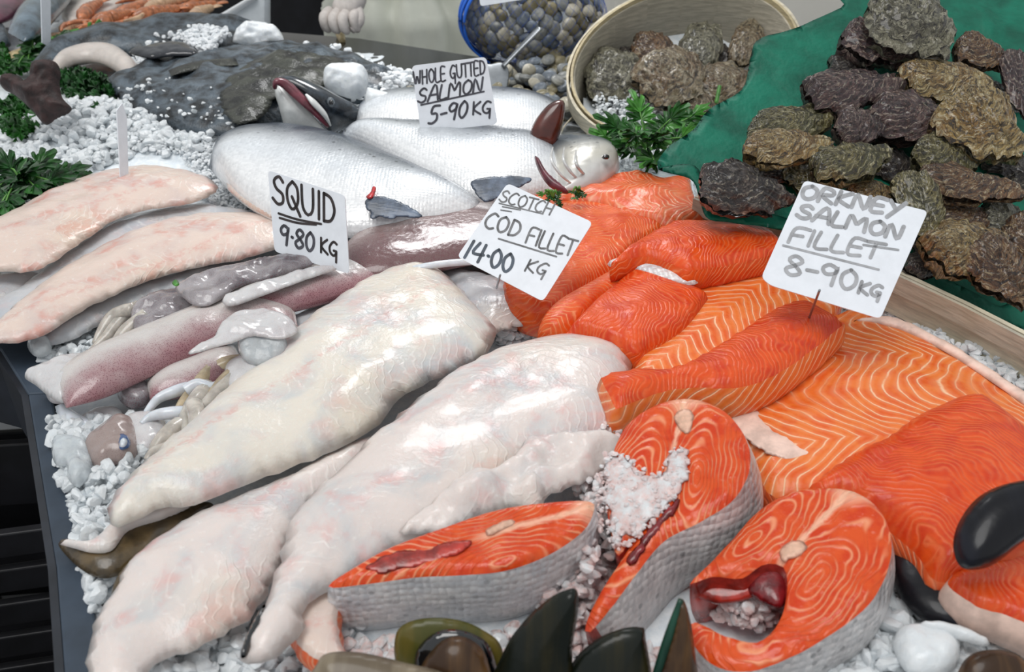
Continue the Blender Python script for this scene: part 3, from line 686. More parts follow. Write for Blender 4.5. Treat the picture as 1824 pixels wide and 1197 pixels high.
# purple and blue fish, top left corner
strip('purple_fish', [(-60, -30), (0, -40), (60, -30)], [(-60, 30), (0, 40), (48, 12)], .06, M['purple'], h=.02, n=24, T=('purple red fish in the top left corner', 'fish'))
strip('blue_grey_fish', [(14, 58), (40, 22), (85, -12), (118, -30)], [(42, 74), (72, 58), (112, 14), (140, -20)], .07, M['bluefish'], h=.02, n=30, T=('blue grey fish slanting behind the thin edge-on tag', 'fish'))
strip('dark_small_fish', [(-30, 40), (0, 42), (16, 62)], [(-30, 92), (0, 88), (20, 80)], .04, M['fishdark'], h=.01, n=20, T=('dark grey fish cut by the left frame edge above the parsley', 'fish'))
strip('pale_fish_piece', [(12, 96), (28, 92), (42, 86)], [(20, 104), (34, 101), (46, 96)], .015, M['clamflesh'], h=.015, n=12, T=('short pale yellow piece of fish among the far left parsley', 'fish piece'))
slab('pale_squid', [(110, 20), (130, -20), (190, -30), (220, 5), (200, 22), (150, 40), (120, 44)], .03, M['bellywhite'], h=.01, amp=.004, T=('blurred white squid beside the orange prawns', 'squid'))
# prawns
random.seed(4)
def prawn(x0, y0, x1, y1, bow, r, mat, label):
    a, c = P(x0, y0, .02), P(x1, y1, .02); e = empty('langoustine', a.lerp(c, .5)-Vector((0, 0, .02)), (label, 'prawn', 'orange prawns heaped at the back left'))
    d = (c-a); nn = Vector((-d.y, d.x, 0)).normalized()
    up = Vector((0, 0, random.uniform(0, .03)))
    pt = [a+d*t+nn*bow*math.sin(t*math.pi)+up for t in (0, .2, .4, .6, .8, 1)]
    tube('head', pt[:3], [r*.35, r*1.05, r], mat, e, n=8); 
    for k in range(5):
        t0 = .4+.1*k; f = lambda t: a+d*t+nn*bow*math.sin(t*math.pi)+up
        tube('tail_segment', [f(t0-.02), f(t0+.06), f(t0+.12)], [r*(1.02-.12*k), r*(1.1-.12*k), r*(.85-.12*k)], mat, e, n=5)
    tube('tail_fan', [f(.9), f(.97), f(1.08)], [r*.5, r*.7, r*.9], mat, e, n=5, flat=.25)
    for sg in (-1, 1): tube('claw', [pt[0], pt[0]-d*.25+nn*sg*r*1.5, pt[0]-d*.5+nn*sg*r], [r*.2, r*.35, r*.12], mat, e, n=7)
    return e
pl_ = [(200, 55, 300, 18), (180, 48, 262, 2), (205, 34, 330, -2), (262, 42, 348, 14), (300, 34, 395, 10), (330, 22, 410, -8), (230, 22, 290, -14), (170, 62, 240, 44), (186, 66, 226, 52), (345, 40, 385, 16), (270, 12, 372, -10), (150, 58, 190, 22), (118, 62, 150, 46), (240, 48, 330, 30)]
wd_ = ['crossing the front of the heap', 'slanting up behind the nearest ones', 'long, lying level in the middle', 'with its tail to the right', 'by the polystyrene box', 'topmost at the right', 'small, at the top left of the heap', 'lowest at the left, over the far dark fish', 'small, under the lowest one', 'short, at the foot of the polystyrene box', 'partly cut by the top of the frame', 'leftmost of the heap by the white squid', 'smallest, alone above the parsley', 'at the front centre of the heap']
for i, (q, l) in enumerate(zip(pl_, wd_)): prawn(*q, random.uniform(-.02, .02), .014, M['prawn'] if i % 3 else M['prawn2'], 'orange prawn '+l)
# rough brown piece with tag pin
sp = empty('brown_liver', P(90, 200), ('dark brown rough forked lump left of the curly parsley', 'fish offal'))
sp_plane = tilt(90, 225, .055, 40)
slab('lump', [(3, 150), (10, 137), (30, 134), (52, 148), (58, 118), (72, 108), (98, 110), (108, 128), (106, 150), (112, 175), (128, 196), (100, 212), (80, 222), (60, 200), (30, 172), (8, 160)], .05, M['sponge'], sp_plane, 0, amp=.01, ns=40, parent=sp)
le = slab('lemon', [(38, 238), (48, 226), (66, 219), (84, 224), (80, 240), (56, 246)], .04, M['lemon'], tilt(62, 238, 0, 50), 0, T=('yellow lemon half showing above the ice, far left', 'lemon'))

# ------------------------------------------------------------------ whole salmon
wf = empty('whole_salmon', P(620, 380), ('silver whole salmon with a red blood spot, above the squid tag', 'fish'))
strip('body', [(372, 300), (395, 262), (450, 240), (520, 236), (600, 250), (680, 282), (760, 322), (862, 368)], [(392, 312), (425, 352), (480, 388), (540, 404), (620, 418), (700, 416), (780, 405), (850, 392)], .085, M['ws1'], h=.012, n=90, m=44, parent=wf, cap=.25, amp=.002)
slab('pectoral_fin', [(653, 357), (664, 350), (690, 352), (720, 362), (752, 384), (735, 388), (712, 386), (696, 391), (676, 386), (662, 390), (658, 378), (652, 372)], .003, M['fin'], tilt(700, 372, .082, 60), .004, 'pillow', parent=wf, axis=((652, 372), (750, 384)), rag=.002, hf=lambda q, d: .0004*math.sin(q[1]*1500+q[0]*90))
slab('blood_spot', [(652, 350), (660, 342), (664, 332), (670, 334), (668, 344), (664, 352), (656, 354)], .003, M['blood'], h=.092, parent=wf)
slab('belly_flap', [(405, 312), (422, 322), (450, 345), (482, 372), (484, 388), (450, 372), (420, 350), (405, 335)], .012, M['pinkfil'], h=.05, parent=wf)
slab('belly_flap', [(412, 315), (430, 330), (460, 352), (482, 368), (480, 362), (455, 342), (430, 322)], .008, M['cavity'], h=.062, parent=wf)
#slab('gill_cover', [(775, 352), (800, 346), (840, 360), (862, 374), (820, 382), (778, 374)], .01, M['gill'], h=.072, parent=wf)
w2 = empty('whole_salmon', P(850, 340), ('silver whole salmon with its head and open gill at the right', 'fish'))
strip('body', [(596, 256), (640, 240), (700, 235), (780, 233), (860, 236), (930, 246), (1000, 262)], [(630, 262), (690, 292), (760, 330), (830, 356), (900, 362), (960, 350), (1010, 338)], .08, M['ws1'], h=.015, n=90, m=44, parent=w2, cap=.2, amp=.002)
strip('head', [(958, 256), (1000, 252), (1050, 262), (1085, 275), (1100, 292)], [(1000, 340), (1040, 336), (1075, 325), (1095, 312), (1104, 300)], .07, M['headskin'], h=.028, n=40, m=30, parent=w2, cap=.5)
slab('gill_slit', [(952, 280), (960, 282), (976, 308), (1012, 340), (1004, 345), (978, 332), (960, 306)], .014, M['pinklip'], tilt(980, 312, .09, 55), .0, parent=w2)
for q_ in ([(985, 262), (982, 285), (1000, 312), (1022, 330)], [(1005, 262), (1004, 285), (1018, 308), (1036, 324)], [(1026, 268), (1026, 290), (1036, 306), (1050, 316)]):
    ptube('gill_ray', [(x, y, h_) for (x, y), h_ in zip(q_, (.094, .094, .082, .066))], [.0008, .002, .002, .0008], M['gill'], parent=w2)
#slab('gill_plate', [(960, 262), (1000, 256), (1040, 266), (1058, 290), (1050, 315), (1020, 332), (990, 318), (966, 290)], .003, M['throat'], tilt(1005, 295, .089, 60), 0, parent=w2, ep=.8, amp=.003)
slab('eye', [(1073, 277), (1079, 274), (1085, 277), (1084, 283), (1077, 284), (1072, 281)], .005, M['eye'], tilt(1078, 280, .092, 60), 0, parent=w2)
slab('pectoral_fin', [(840, 325), (855, 318), (900, 314), (945, 318), (930, 332), (900, 345), (868, 360), (845, 342)], .003, M['fin'], tilt(890, 335, .085, 60), 0, parent=w2, axis=((840, 335), (945, 318)), rag=.002, hf=lambda q, d: .0004*math.sin(q[1]*1500+q[0]*90))
strip('whole_salmon', [(630, 200), (680, 180), (760, 170), (850, 168), (930, 174), (1000, 186)], [(640, 232), (700, 245), (780, 255), (860, 258), (940, 256), (1000, 250)], .075, M['ws1'], h=.015, n=60, m=36, cap=.25, T=('silver salmon behind the whole gutted salmon price card', 'fish'))
# upright salmon head
hdp = tilt(565, 248, .03, 20, 10); hs = empty('salmon', P(560, 240), ('salmon head raised from the ice, snout up, pale throat forward', 'fish'))
strip('head_top', [(492, 140), (502, 150), (520, 166), (545, 190), (565, 212), (588, 240)], [(500, 134), (530, 136), (570, 152), (606, 172), (640, 192), (648, 214)], .075, M['headdark'], hdp, -.045, n=36, m=28, parent=hs, cap=.7)
strip('throat', [(488, 150), (490, 168), (497, 192), (504, 218), (510, 245)], [(498, 146), (520, 168), (545, 192), (566, 215), (592, 245)], .07, M['throat'], hdp, -.035, n=36, m=28, parent=hs, cap=.7)
ptube('lip', [(490, 158, .03), (492, 146, .034), (508, 150, .03), (530, 170, .036), (555, 195, .042), (585, 226, .035)], [.003, .006, .0085, .008, .006, .003], M['pinklip'], hdp, parent=hs, flat=.8)
ptube('jaw_bone', [(545, 168, .04), (560, 184, .046), (578, 204, .044), (589, 224, .038)], [.002, .006, .006, .002], M['throat'], hdp, parent=hs, flat=.6)
ir = slab('iris', [(582, 181), (586, 173), (593, 175), (597, 184), (593, 191), (586, 190)], .01, M['iris'], hdp, .026, parent=hs)
slab('pupil', [(586, 181), (589, 177), (593, 179), (594, 184), (591, 187), (587, 186)], .006, M['eye'], hdp, .033, parent=ir)
# ------------------------------------------------------------------ white fillets, left
slab('white_fillet', [(-60, 420), (20, 378), (80, 345), (150, 316), (225, 300), (320, 301), (388, 330), (352, 360), (300, 368), (245, 378), (195, 398), (150, 430), (105, 460), (60, 483), (0, 484), (-60, 480)], .032, M['pinkfil'], h=.035, amp=.004, ns=22, axis=((0, 430), (330, 330)), rag=.0035, ep=.68, low=.25, T=('broad pale pink fillet at the far left, thin tag standing in it', 'fillet'))
slab('white_fillet', [(-60, 575), (30, 515), (110, 455), (190, 405), (255, 382), (350, 366), (440, 376), (470, 392), (380, 400), (280, 420), (180, 470), (80, 550), (-20, 610)], .022, M['cod_grey'], h=.018, amp=.003, axis=((0, 540), (400, 380)), rag=.0035, ep=.68, low=.25, T=('thin grey white fillet between the two pink fillets', 'fillet'))
slab('white_fillet', [(-40, 600), (10, 560), (70, 508), (140, 462), (220, 420), (320, 388), (420, 380), (520, 390), (560, 420), (490, 446), (400, 468), (310, 486), (230, 515), (150, 552), (70, 602), (0, 612)], .032, M['pinkfil'], h=.022, amp=.003, ns=25, axis=((40, 570), (480, 410)), rag=.0035, ep=.68, low=.25, T=('long narrow pink fillet running left from the squid tag', 'fillet'))
slab('white_fillet', [(70, 608), (110, 570), (180, 530), (260, 500), (370, 474), (470, 462), (540, 470), (420, 500), (320, 520), (220, 556), (140, 600), (100, 614)], .02, M['cod_grey'], h=.008, amp=.003, axis=((90, 600), (500, 470)), rag=.0035, ep=.68, low=.25, T=('grey fillet lowest on the ice above the squid arms', 'fillet'))
slab('white_fillet', [(-60, 488), (0, 484), (58, 484), (70, 500), (30, 535), (-60, 580)], .02, M['cod_grey'], h=.015, amp=.002, rag=.0035, ep=.68, low=.25, T=('small grey fillet end at the left frame edge', 'fillet'))
# ------------------------------------------------------------------ squid
strip('squid', [(600, 452), (650, 412), (720, 384), (800, 370), (880, 362), (940, 362)], [(615, 492), (680, 496), (760, 486), (840, 470), (900, 462), (950, 458)], .045, M['sq_b'], h=.025, n=50, T=('brown speckled squid body between the squid and cod tags', 'squid'), amp=.003)
ptube('arm', [(690, 492, .055), (760, 474, .062), (840, 466, .062), (900, 470, .06)], [.003, .005, .005, .004], M['tent_w'], parent=bpy.data.objects['squid'], flat=.7)
sb = empty('squid', P(480, 510), ('purple streaked squid lying below the squid tag with a mottled fin', 'squid'))
strip('mantle', [(330, 560), (400, 528), (480, 500), (560, 480), (640, 468), (745, 476)], [(345, 590), (420, 578), (500, 558), (580, 538), (660, 515), (750, 486)], .04, M['sq'], h=.02, n=50, parent=sb, amp=.003)
slab('fin', [(312, 512), (345, 492), (410, 474), (480, 458), (530, 455), (560, 468), (500, 492), (430, 510), (392, 536), (360, 546), (335, 538)], .014, M['sq_d'], h=.052, amp=.006, ns=40, parent=sb)
slab('fin', [(400, 530), (470, 502), (560, 478), (600, 480), (540, 500), (460, 530), (410, 546)], .01, M['sq_w'], h=.058, amp=.004, ns=40, parent=sb)
# head with arms
sh = empty('squid', P(260, 600), ('mottled squid head whose arms sweep left over the ice', 'squid'))
slab('head', [(235, 555), (270, 530), (320, 520), (350, 540), (345, 565), (310, 590), (270, 605), (240, 590)], .03, M['sq_d'], h=.02, amp=.006, ns=45, parent=sh)
for i, q in enumerate([[(250, 545), (215, 570), (190, 600), (158, 628)], [(262, 560), (228, 585), (205, 612), (170, 634)], [(275, 570), (245, 595), (220, 620), (190, 640)], [(290, 580), (265, 600), (240, 622), (205, 640)], [(305, 585), (285, 600), (262, 618), (240, 630)], [(240, 550), (205, 560), (185, 585), (168, 612)]]):
    ptube('arm', [(x, y, .036-.008*j+.004*(i % 2)) for j, (x, y) in enumerate(q)], [.009, .008, .0065, .003], M['tent'], parent=sh, flat=.8)
# long front squid
sq = empty('squid', P(280, 650), ('long red speckled squid lying diagonally, white fin tip over the tray rim', 'squid'))
strip('mantle', [(92, 668), (140, 640), (210, 612), (290, 576), (370, 545), (450, 522), (520, 528)], [(118, 727), (185, 706), (250, 676), (320, 645), (400, 612), (470, 588), (532, 590)], .044, M['sq'], h=.015, n=70, m=32, parent=sq, cap=.3, amp=.003)
slab('fin', [(44, 668), (90, 648), (150, 632), (225, 618), (262, 620), (215, 648), (165, 676), (130, 706), (104, 716), (68, 690)], .026, M['sq_w'], h=.020, amp=.004, ns=50, parent=sq)
slab('fin_tip', [(82, 700), (100, 690), (120, 706), (128, 722), (108, 720), (90, 716)], .014, M['sq_w'], h=.002, parent=sq)
slab('fin', [(395, 575), (425, 556), (470, 552), (515, 566), (530, 590), (500, 604), (450, 600), (410, 612), (340, 630), (345, 618), (380, 600)], .012, M['sq_w'], h=.062, amp=.005, ns=40, parent=sq)
# squid under it, with tentacles
sd = empty('squid', P(330, 690), ('squid under the long red one with tan and white arms', 'squid'))
strip('mantle', [(258, 686), (300, 660), (350, 640), (420, 615)], [(268, 714), (320, 706), (380, 690), (440, 660)], .035, M['sq'], h=.006, n=30, parent=sd)
slab('head_ring', [(208, 700), (220, 680), (245, 672), (268, 686), (272, 712), (250, 726), (222, 722)], .028, M['sq_d'], h=.004, amp=.004, ns=60, parent=sd)
for i, (q, r, m_) in enumerate([([(345, 688), (310, 698), (280, 712), (256, 742)], .0065, 'tent_w'), ([(340, 735), (300, 736), (270, 742), (252, 756)], .0065, 'tent_w'), ([(330, 696), (352, 684), (380, 688), (400, 670)], .006, 'tent_w'),
        ([(455, 650), (410, 652), (375, 665), (345, 700), (322, 735), (318, 775)], .011, 'tent_t'), ([(460, 665), (420, 672), (390, 700), (375, 730), (370, 748)], .012, 'tent_t'), ([(470, 648), (440, 660), (400, 690), (360, 730), (330, 760)], .010, 'tent'),
        ([(400, 640), (370, 664), (350, 700), (352, 740)], .010, 'tent_t'), ([(370, 690), (345, 720), (330, 750), (335, 790)], .009, 'tent'), ([(345, 722), (352, 750), (340, 780), (310, 800)], .009, 'tent'), ([(322, 760), (300, 775), (280, 800), (282, 822)], .010, 'tent'), ([(318, 785), (300, 800), (276, 806), (262, 820)], .008, 'tent')]):
    n_ = len(q); ptube('arm', [(x, y, .03+.004*(i % 3)-.003*abs(j-1)) for j, (x, y) in enumerate(q)], [r*(1-.55*(j/(n_-1))**1.5) for j in range(n_)], M[m_], parent=sd, seg=12)
slab('shoulder', [(400, 660), (430, 640), (470, 636), (500, 648), (490, 670), (450, 690), (410, 700)], .03, M['sq_w'], h=.02, parent=sd, amp=.003)
se = empty('squid', P(200, 800), ('small squid head with a blue eye, at the tray rim', 'squid'))
slab('head', [(150, 800), (170, 772), (205, 748), (240, 752), (250, 785), (240, 815), (205, 828), (170, 832)], .03, M['sq_b'], h=.006, amp=.004, ns=40, parent=se)
slab('cheek', [(218, 760), (250, 740), (290, 745), (300, 780), (270, 810), (235, 806)], .026, M['sq_w'], h=.004, amp=.003, ns=40, parent=se)
slab('eye_rim', [(202, 790), (208, 778), (222, 774), (232, 782), (230, 796), (216, 801)], .008, M['blueeye'], h=.028, parent=se)
slab('eye', [(212, 790), (216, 782), (224, 781), (227, 788), (222, 796), (214, 796)], .006, M['tent_w'], h=.033, parent=se)
strip('squid_tip', [(98, 724), (112, 722), (130, 735), (150, 748), (175, 758)], [(110, 770), (122, 764), (140, 766), (155, 768), (172, 768)], .02, M['tent_w'], h=.0, n=20, T=('blue white squid tip poking out under the long red squid', 'squid'))
slab('squid_skin', [(145, 745), (180, 728), (215, 732), (225, 755), (190, 768), (160, 765)], .014, M['sq_w'], h=.0, amp=.004, T=('translucent grey squid scrap beside the blue white tip', 'squid'))
# ------------------------------------------------------------------ cod fillets, front
slab('cod_fillet', [(735, 474), (785, 482), (812, 505), (850, 550), (880, 582), (882, 606), (845, 645), (760, 682), (705, 715), (682, 752), (620, 790), (530, 828), (430, 868), (350, 898), (280, 908), (225, 935), (196, 940), (198, 895), (240, 840), (330, 760), (420, 680), (475, 642), (530, 585), (610, 525), (680, 488)], .042, M['cod'], h=.022, amp=.004, ns=16, R=.05, axis=((300, 860), (800, 540)), rag=.0035, ep=.68, low=.25, T=('large white cod fillet in the middle, left of the cod price card', 'fillet'), seed=2)
tf = slab('fish_tail_flap', [(104, 968), (130, 964), (165, 966), (215, 928), (300, 906), (380, 898), (340, 935), (270, 985), (215, 1022), (180, 1030), (150, 1018), (120, 992)], .022, M['codskin'], h=.004, amp=.003, T=('brown skinned tail flap curling over the tray rim', 'fillet'))
slab('flesh_edge', [(104, 968), (125, 963), (165, 965), (210, 928), (290, 905), (340, 902), (290, 925), (230, 945), (200, 980), (165, 985), (130, 976)], .014, M['cod2'], h=.02, parent=tf, amp=.002)
slab('cod_fillet', [(640, 785), (690, 775), (640, 850), (560, 905), (520, 970), (470, 1070), (420, 1120), (340, 1160), (270, 1190), (240, 1250), (165, 1240), (156, 1150), (176, 1095), (205, 1050), (230, 1000), (300, 945), (400, 895), (520, 845)], .032, M['cod2'], h=.012, amp=.004, ns=18, R=.04, axis=((200, 1100), (600, 840)), rag=.0035, ep=.68, low=.25, T=('white fillet at the lower left, lying under its neighbours', 'fillet'), seed=4)
slab('skin_edge', [(198, 1055), (215, 1020), (250, 985), (232, 1030), (212, 1062)], .01, M['codskin'], h=.018, parent=bpy.data.objects['cod_fillet.001'])
slab('cod_fillet', [(940, 612), (1010, 600), (1085, 612), (1125, 640), (1120, 690), (1125, 760), (1040, 800), (960, 820), (880, 880), (800, 930), (700, 985), (610, 1035), (545, 1085), (535, 1130), (490, 1170), (432, 1190), (428, 1160), (455, 1110), (480, 1050), (500, 985), (530, 905), (590, 850), (680, 765), (760, 700), (850, 640)], .042, M['cod2'], h=.03, amp=.004, ns=16, R=.05, axis=((480, 1130), (1000, 680)), rag=.0035, ep=.68, low=.25, T=('long white cod fillet running to the salmon, right of the large one', 'fillet'), seed=7)
slab('skin_edge', [(428, 1165), (440, 1130), (455, 1100), (472, 1075), (470, 1110), (452, 1145), (436, 1172)], .008, M['eye'], h=.05, parent=bpy.data.objects['cod_fillet.002'])
slab('cod_fillet', [(780, 488), (850, 486), (920, 510), (960, 545), (965, 570), (900, 588), (865, 600), (830, 560)], .025, M['cod_grey'], h=.015, amp=.002, rag=.0035, ep=.68, low=.25, T=('grey white cod fillet end under the cod price card', 'fillet'))
slab('cod_fillet', [(505, 575), (560, 548), (630, 540), (640, 560), (560, 620), (500, 640), (525, 605)], .02, M['cod_grey'], h=.012, amp=.002, rag=.0035, ep=.68, low=.25, T=('small bit of cod fillet between squid and large cod fillet', 'fillet'))
slab('cod_trimming', [(712, 948), (755, 905), (790, 880), (830, 846), (895, 838), (935, 785), (960, 780), (1010, 785), (1080, 780), (1110, 805), (1060, 850), (990, 880), (950, 912), (905, 905), (870, 915), (830, 930), (780, 945)], .034, M['cod2'], h=.045, amp=.016, ns=34, rag=.0035, ep=.68, low=.25, T=('lumpy folded white trimming lying across the near salmon steak', 'fillet'), seed=8)
# ------------------------------------------------------------------ salmon fillets
SS = [M['sal_mid'], M['sal_mid']]
slab('salmon_fillet', [(985, 350), (1050, 322), (1130, 302), (1180, 314), (1228, 304), (1228, 304), (1240, 345), (1258, 388), (1258, 388), (1200, 394), (1130, 380), (1060, 356)], .024, [M['sal_pink'], M['rim_fat']], h=.062, mode='block', rag=.0015, R=.009, amp=.004, dome=.008, axis=((1000, 350), (1250, 350)), T=('farthest salmon fillet, touching the green paper', 'salmon fillet'))
slab('salmon_fillet', [(940, 350), (1000, 352), (1080, 353), (1150, 368), (1190, 398), (1140, 430), (1095, 468), (1040, 500), (975, 545), (900, 500)], .03, [M['sal_mid'], M['sal_mid']], h=.055, mode='block', rag=.0015, R=.01, dome=.008, amp=.003, axis=((1000, 500), (1130, 370)), T=('salmon fillet mostly behind the cod price card', 'salmon fillet'))
slab('salmon_fillet', [(1090, 460), (1090, 460), (1140, 420), (1200, 392), (1200, 392), (1320, 390), (1380, 412), (1388, 440), (1310, 462), (1225, 476), (1225, 476), (1160, 450)], .024, [M['sal_deep'], M['sal_mid']], h=.092, mode='block', rag=.0012, R=.005, dome=.006, amp=.002, axis=((1100, 440), (1380, 420)), T=('thick salmon portion with a silver edge, left of the orkney card', 'salmon fillet'))
slab('skin_edge', [(1084, 468), (1130, 458), (1180, 472), (1242, 500), (1222, 508), (1170, 498), (1130, 482), (1094, 478)], .014, M['skin_side'], h=.066, parent=bpy.data.objects['salmon_fillet.002'])
slab('salmon_fillet', [(962, 572), (985, 535), (1040, 502), (1110, 468), (1180, 472), (1190, 490), (1080, 520), (1015, 578)], .022, [M['sal_mid'], M['sal_mid']], h=.06, mode='block', R=.01, dome=.004, axis=((970, 570), (1150, 480)), T=('narrow salmon fillet edge tapering left under the square portion', 'salmon fillet'))
slab('salmon_fillet', [(1010, 578), (1010, 578), (1070, 518), (1125, 474), (1125, 474), (1190, 480), (1265, 518), (1265, 518), (1215, 575), (1135, 615), (1135, 615), (1070, 590)], .03, [M['sal_deep'], M['sal_mid']], h=.072, mode='block', R=.01, dome=.006, amp=.002, axis=((1030, 560), (1240, 540)), T=('square red orange salmon portion in the middle of the pile', 'salmon fillet'))
slab('salmon_fillet', [(1132, 655), (1150, 600), (1170, 520), (1200, 470), (1300, 430), (1420, 430), (1500, 500), (1470, 560), (1380, 600), (1280, 650), (1200, 665)], .025, [M['sal_lined'], M['sal_lined']], h=.058, mode='block', rag=.0015, R=.009, dome=.006, axis=((1180, 640), (1400, 480)), T=('white lined salmon fillet under the orkney card portion', 'salmon fillet'))
slab('salmon_fillet', [(1070, 665), (1070, 665), (1120, 655), (1200, 650), (1290, 602), (1380, 545), (1436, 532), (1436, 532), (1506, 568), (1506, 568), (1440, 622), (1390, 655), (1320, 682), (1240, 682), (1180, 690), (1120, 712), (1098, 722), (1098, 722)], .036, [M['sal_deep'], M['sal_lined']], h=.088, mode='block', rag=.0012, R=.005, dome=.006, amp=.002, axis=((1090, 700), (1480, 560)), T=('long thick salmon portion with the orkney card pinned in it', 'salmon fillet'))
slab('salmon_fillet', [(1292, 738), (1330, 690), (1410, 610), (1500, 545), (1590, 566), (1680, 612), (1780, 672), (1900, 760), (1960, 900), (1820, 960), (1700, 1012), (1640, 975), (1590, 925), (1520, 880), (1420, 875), (1370, 860), (1335, 790)], .035, [M['sal_lined'], M['sal_pink']], h=.048, mode='block', rag=.0015, R=.01, dome=.012, amp=.003, ns=18, axis=((1340, 800), (1850, 780)), T=('largest salmon fillet at the right with bold white lines', 'salmon fillet'))
slab('belly_fat', [(1298, 742), (1335, 722), (1375, 758), (1430, 796), (1480, 812), (1430, 822), (1380, 812), (1345, 795)], .006, M['rim_fat'], h=.0475, rag=.004, ep=.9, parent=bpy.data.objects['salmon_fillet.007'])
slab('belly_fat', [(1520, 572), (1590, 566), (1680, 606), (1780, 668), (1900, 752), (1900, 775), (1780, 690), (1680, 625), (1590, 584)], .008, M['rim_fat'], h=.047, parent=bpy.data.objects['salmon_fillet.007'])
slab('salmon_fillet', [(1440, 860), (1500, 800), (1580, 760), (1650, 712), (1730, 690), (1780, 708), (1860, 770), (1960, 880), (1900, 980), (1700, 1005), (1640, 950), (1560, 890)], .02, [M['sal_deep'], M['sal_pink']], h=.068, mode='block', R=.02, rag=.0015, dome=.012, amp=.004, ns=15, axis=((1700, 700), (1500, 900)), T=('smooth deep orange salmon fillet at the right behind the black mussel', 'salmon fillet'))
slab('salmon_fillet', [(1690, 1026), (1750, 990), (1830, 945), (1920, 940), (1960, 1160), (1830, 1100), (1740, 1068)], .03, [M['sal_deep'], M['rim_fat']], h=.06, mode='block', rag=.0012, R=.005, dome=.006, axis=((1700, 1030), (1900, 1000)), T=('salmon fillet corner at the bottom right edge', 'salmon fillet'))
# ------------------------------------------------------------------ steaks
tA = tilt(1210, 900, .085, 68, -55)
sA = slab('salmon_steak', [(1098, 780), (1130, 738), (1185, 710), (1240, 707), (1292, 730), (1328, 778), (1334, 830), (1305, 885), (1245, 925), (1180, 960), (1130, 1020), (1085, 1080), (1048, 1122), (1040, 1112), (1062, 1060), (1100, 1000), (1130, 955), (1160, 925), (1120, 960), (1098, 985), (1085, 940), (1078, 890), (1085, 830)], .075, [M['steak'], M['skin_dk'], M['cavity']], tA, 0, 'block', R=.004, amp=.0015, axis=((1222, 705), (1180, 880)), T=('upright horseshoe salmon steak in the middle of the front row', 'salmon steak'), bulge=.06, wallk=8, inner=(12, 20), rag=.0003)
#slab('skin_flap', [(1050, 1128), (1090, 1080), (1130, 1022), (1180, 965), (1240, 930), (1300, 930), (1290, 970), (1240, 1020), (1200, 1080), (1180, 1150), (1160, 1200), (1080, 1160), (1055, 1150)], .02, M['skin_side'], tilt(1180, 1060, .03, 50, 0), -.005, amp=.002, parent=sA)
slab('blood_line', [(1122, 990), (1150, 950), (1205, 890), (1206, 905), (1165, 955), (1130, 1005)], .004, M['red'], tA, -.0018, rag=.003, parent=sA)
slab('backbone', [(1205, 735), (1228, 728), (1236, 745), (1226, 770), (1212, 768), (1204, 752)], .0018, M['fat'], tA, -.0002, rag=.002, parent=sA)
tB = tilt(1400, 1030, .07, 72, -50)
sB = slab('salmon_steak', [(1228, 1035), (1262, 1000), (1305, 955), (1345, 910), (1400, 875), (1465, 864), (1525, 872), (1568, 905), (1588, 955), (1580, 1015), (1545, 1075), (1480, 1125), (1410, 1165), (1340, 1190), (1280, 1185), (1238, 1150), (1228, 1105), (1250, 1108), (1290, 1128), (1345, 1140), (1375, 1120), (1395, 1085), (1402, 1040), (1395, 1005), (1360, 1000), (1320, 1025), (1270, 1022)], .065, [M['steak2'], M['skin_dk'], M['cavity']], tB, 0, 'block', R=.004, amp=.0015, axis=((1520, 868), (1380, 1010)), T=('round salmon steak at the lower right with ice in its hollow', 'salmon steak'), bulge=.06, wallk=8, inner=(16, 27), rag=.0003)
slab('blood_lining', [(1335, 1015), (1372, 1000), (1402, 1008), (1404, 1050), (1392, 1082), (1360, 1075), (1330, 1050)], .012, M['red'], tB, -.024, parent=sB)
slab('belly_lining', [(1232, 1040), (1290, 1028), (1340, 1020), (1345, 1060), (1290, 1075), (1245, 1065)], .01, M['cavity'], tB, -.026, parent=sB)
slab('backbone', [(1388, 985), (1405, 965), (1430, 960), (1436, 975), (1415, 992), (1395, 1000)], .002, M['fat'], tB, -.0004, rag=.002, parent=sB)
tC = tilt(820, 960, .08, 74, -5)
sC = slab('salmon_steak', [(583, 1040), (640, 1000), (700, 968), (790, 935), (880, 905), (960, 892), (1050, 888), (1056, 912), (1035, 945), (975, 985), (900, 1012), (820, 1020), (740, 1024), (650, 1036)], .085, [M['steak'], M['skin_side']], tC, 0, 'block', R=.004, amp=.0015, axis=((1060, 900), (700, 1000)), T=('salmon steak lying at the front, broad silver skin towards the buyer', 'salmon steak'), bulge=.08, wallk=10)
#slab('skin_side', [(585, 1044), (650, 1040), (740, 1028), (820, 1024), (900, 1018), (975, 992), (1035, 952), (1052, 960), (1030, 1030), (1010, 1110), (980, 1200), (700, 1200), (620, 1160), (598, 1100)], .03, M['skin_side'], tilt(820, 1100, .03, 35, 0), -.01, amp=.002, parent=sC)
slab('belly_flap', [(518, 1112), (530, 1080), (578, 1042), (596, 1060), (602, 1120), (618, 1168), (580, 1168), (540, 1152)], .02, [M['pinkfil'], M['sal_pink']], h=.045, rag=.002, mode='block', R=.005, parent=sC)
slab('belly_lining', [(650, 1010), (700, 985), (780, 970), (840, 962), (820, 985), (760, 1005), (680, 1020)], .0016, M['cavity'], tC, -.0004, rag=.002, parent=sC)
slab('backbone', [(865, 945), (885, 932), (915, 926), (910, 938), (885, 950), (868, 955)], .0018, M['fat'], tC, -.0002, rag=.002, parent=sC)
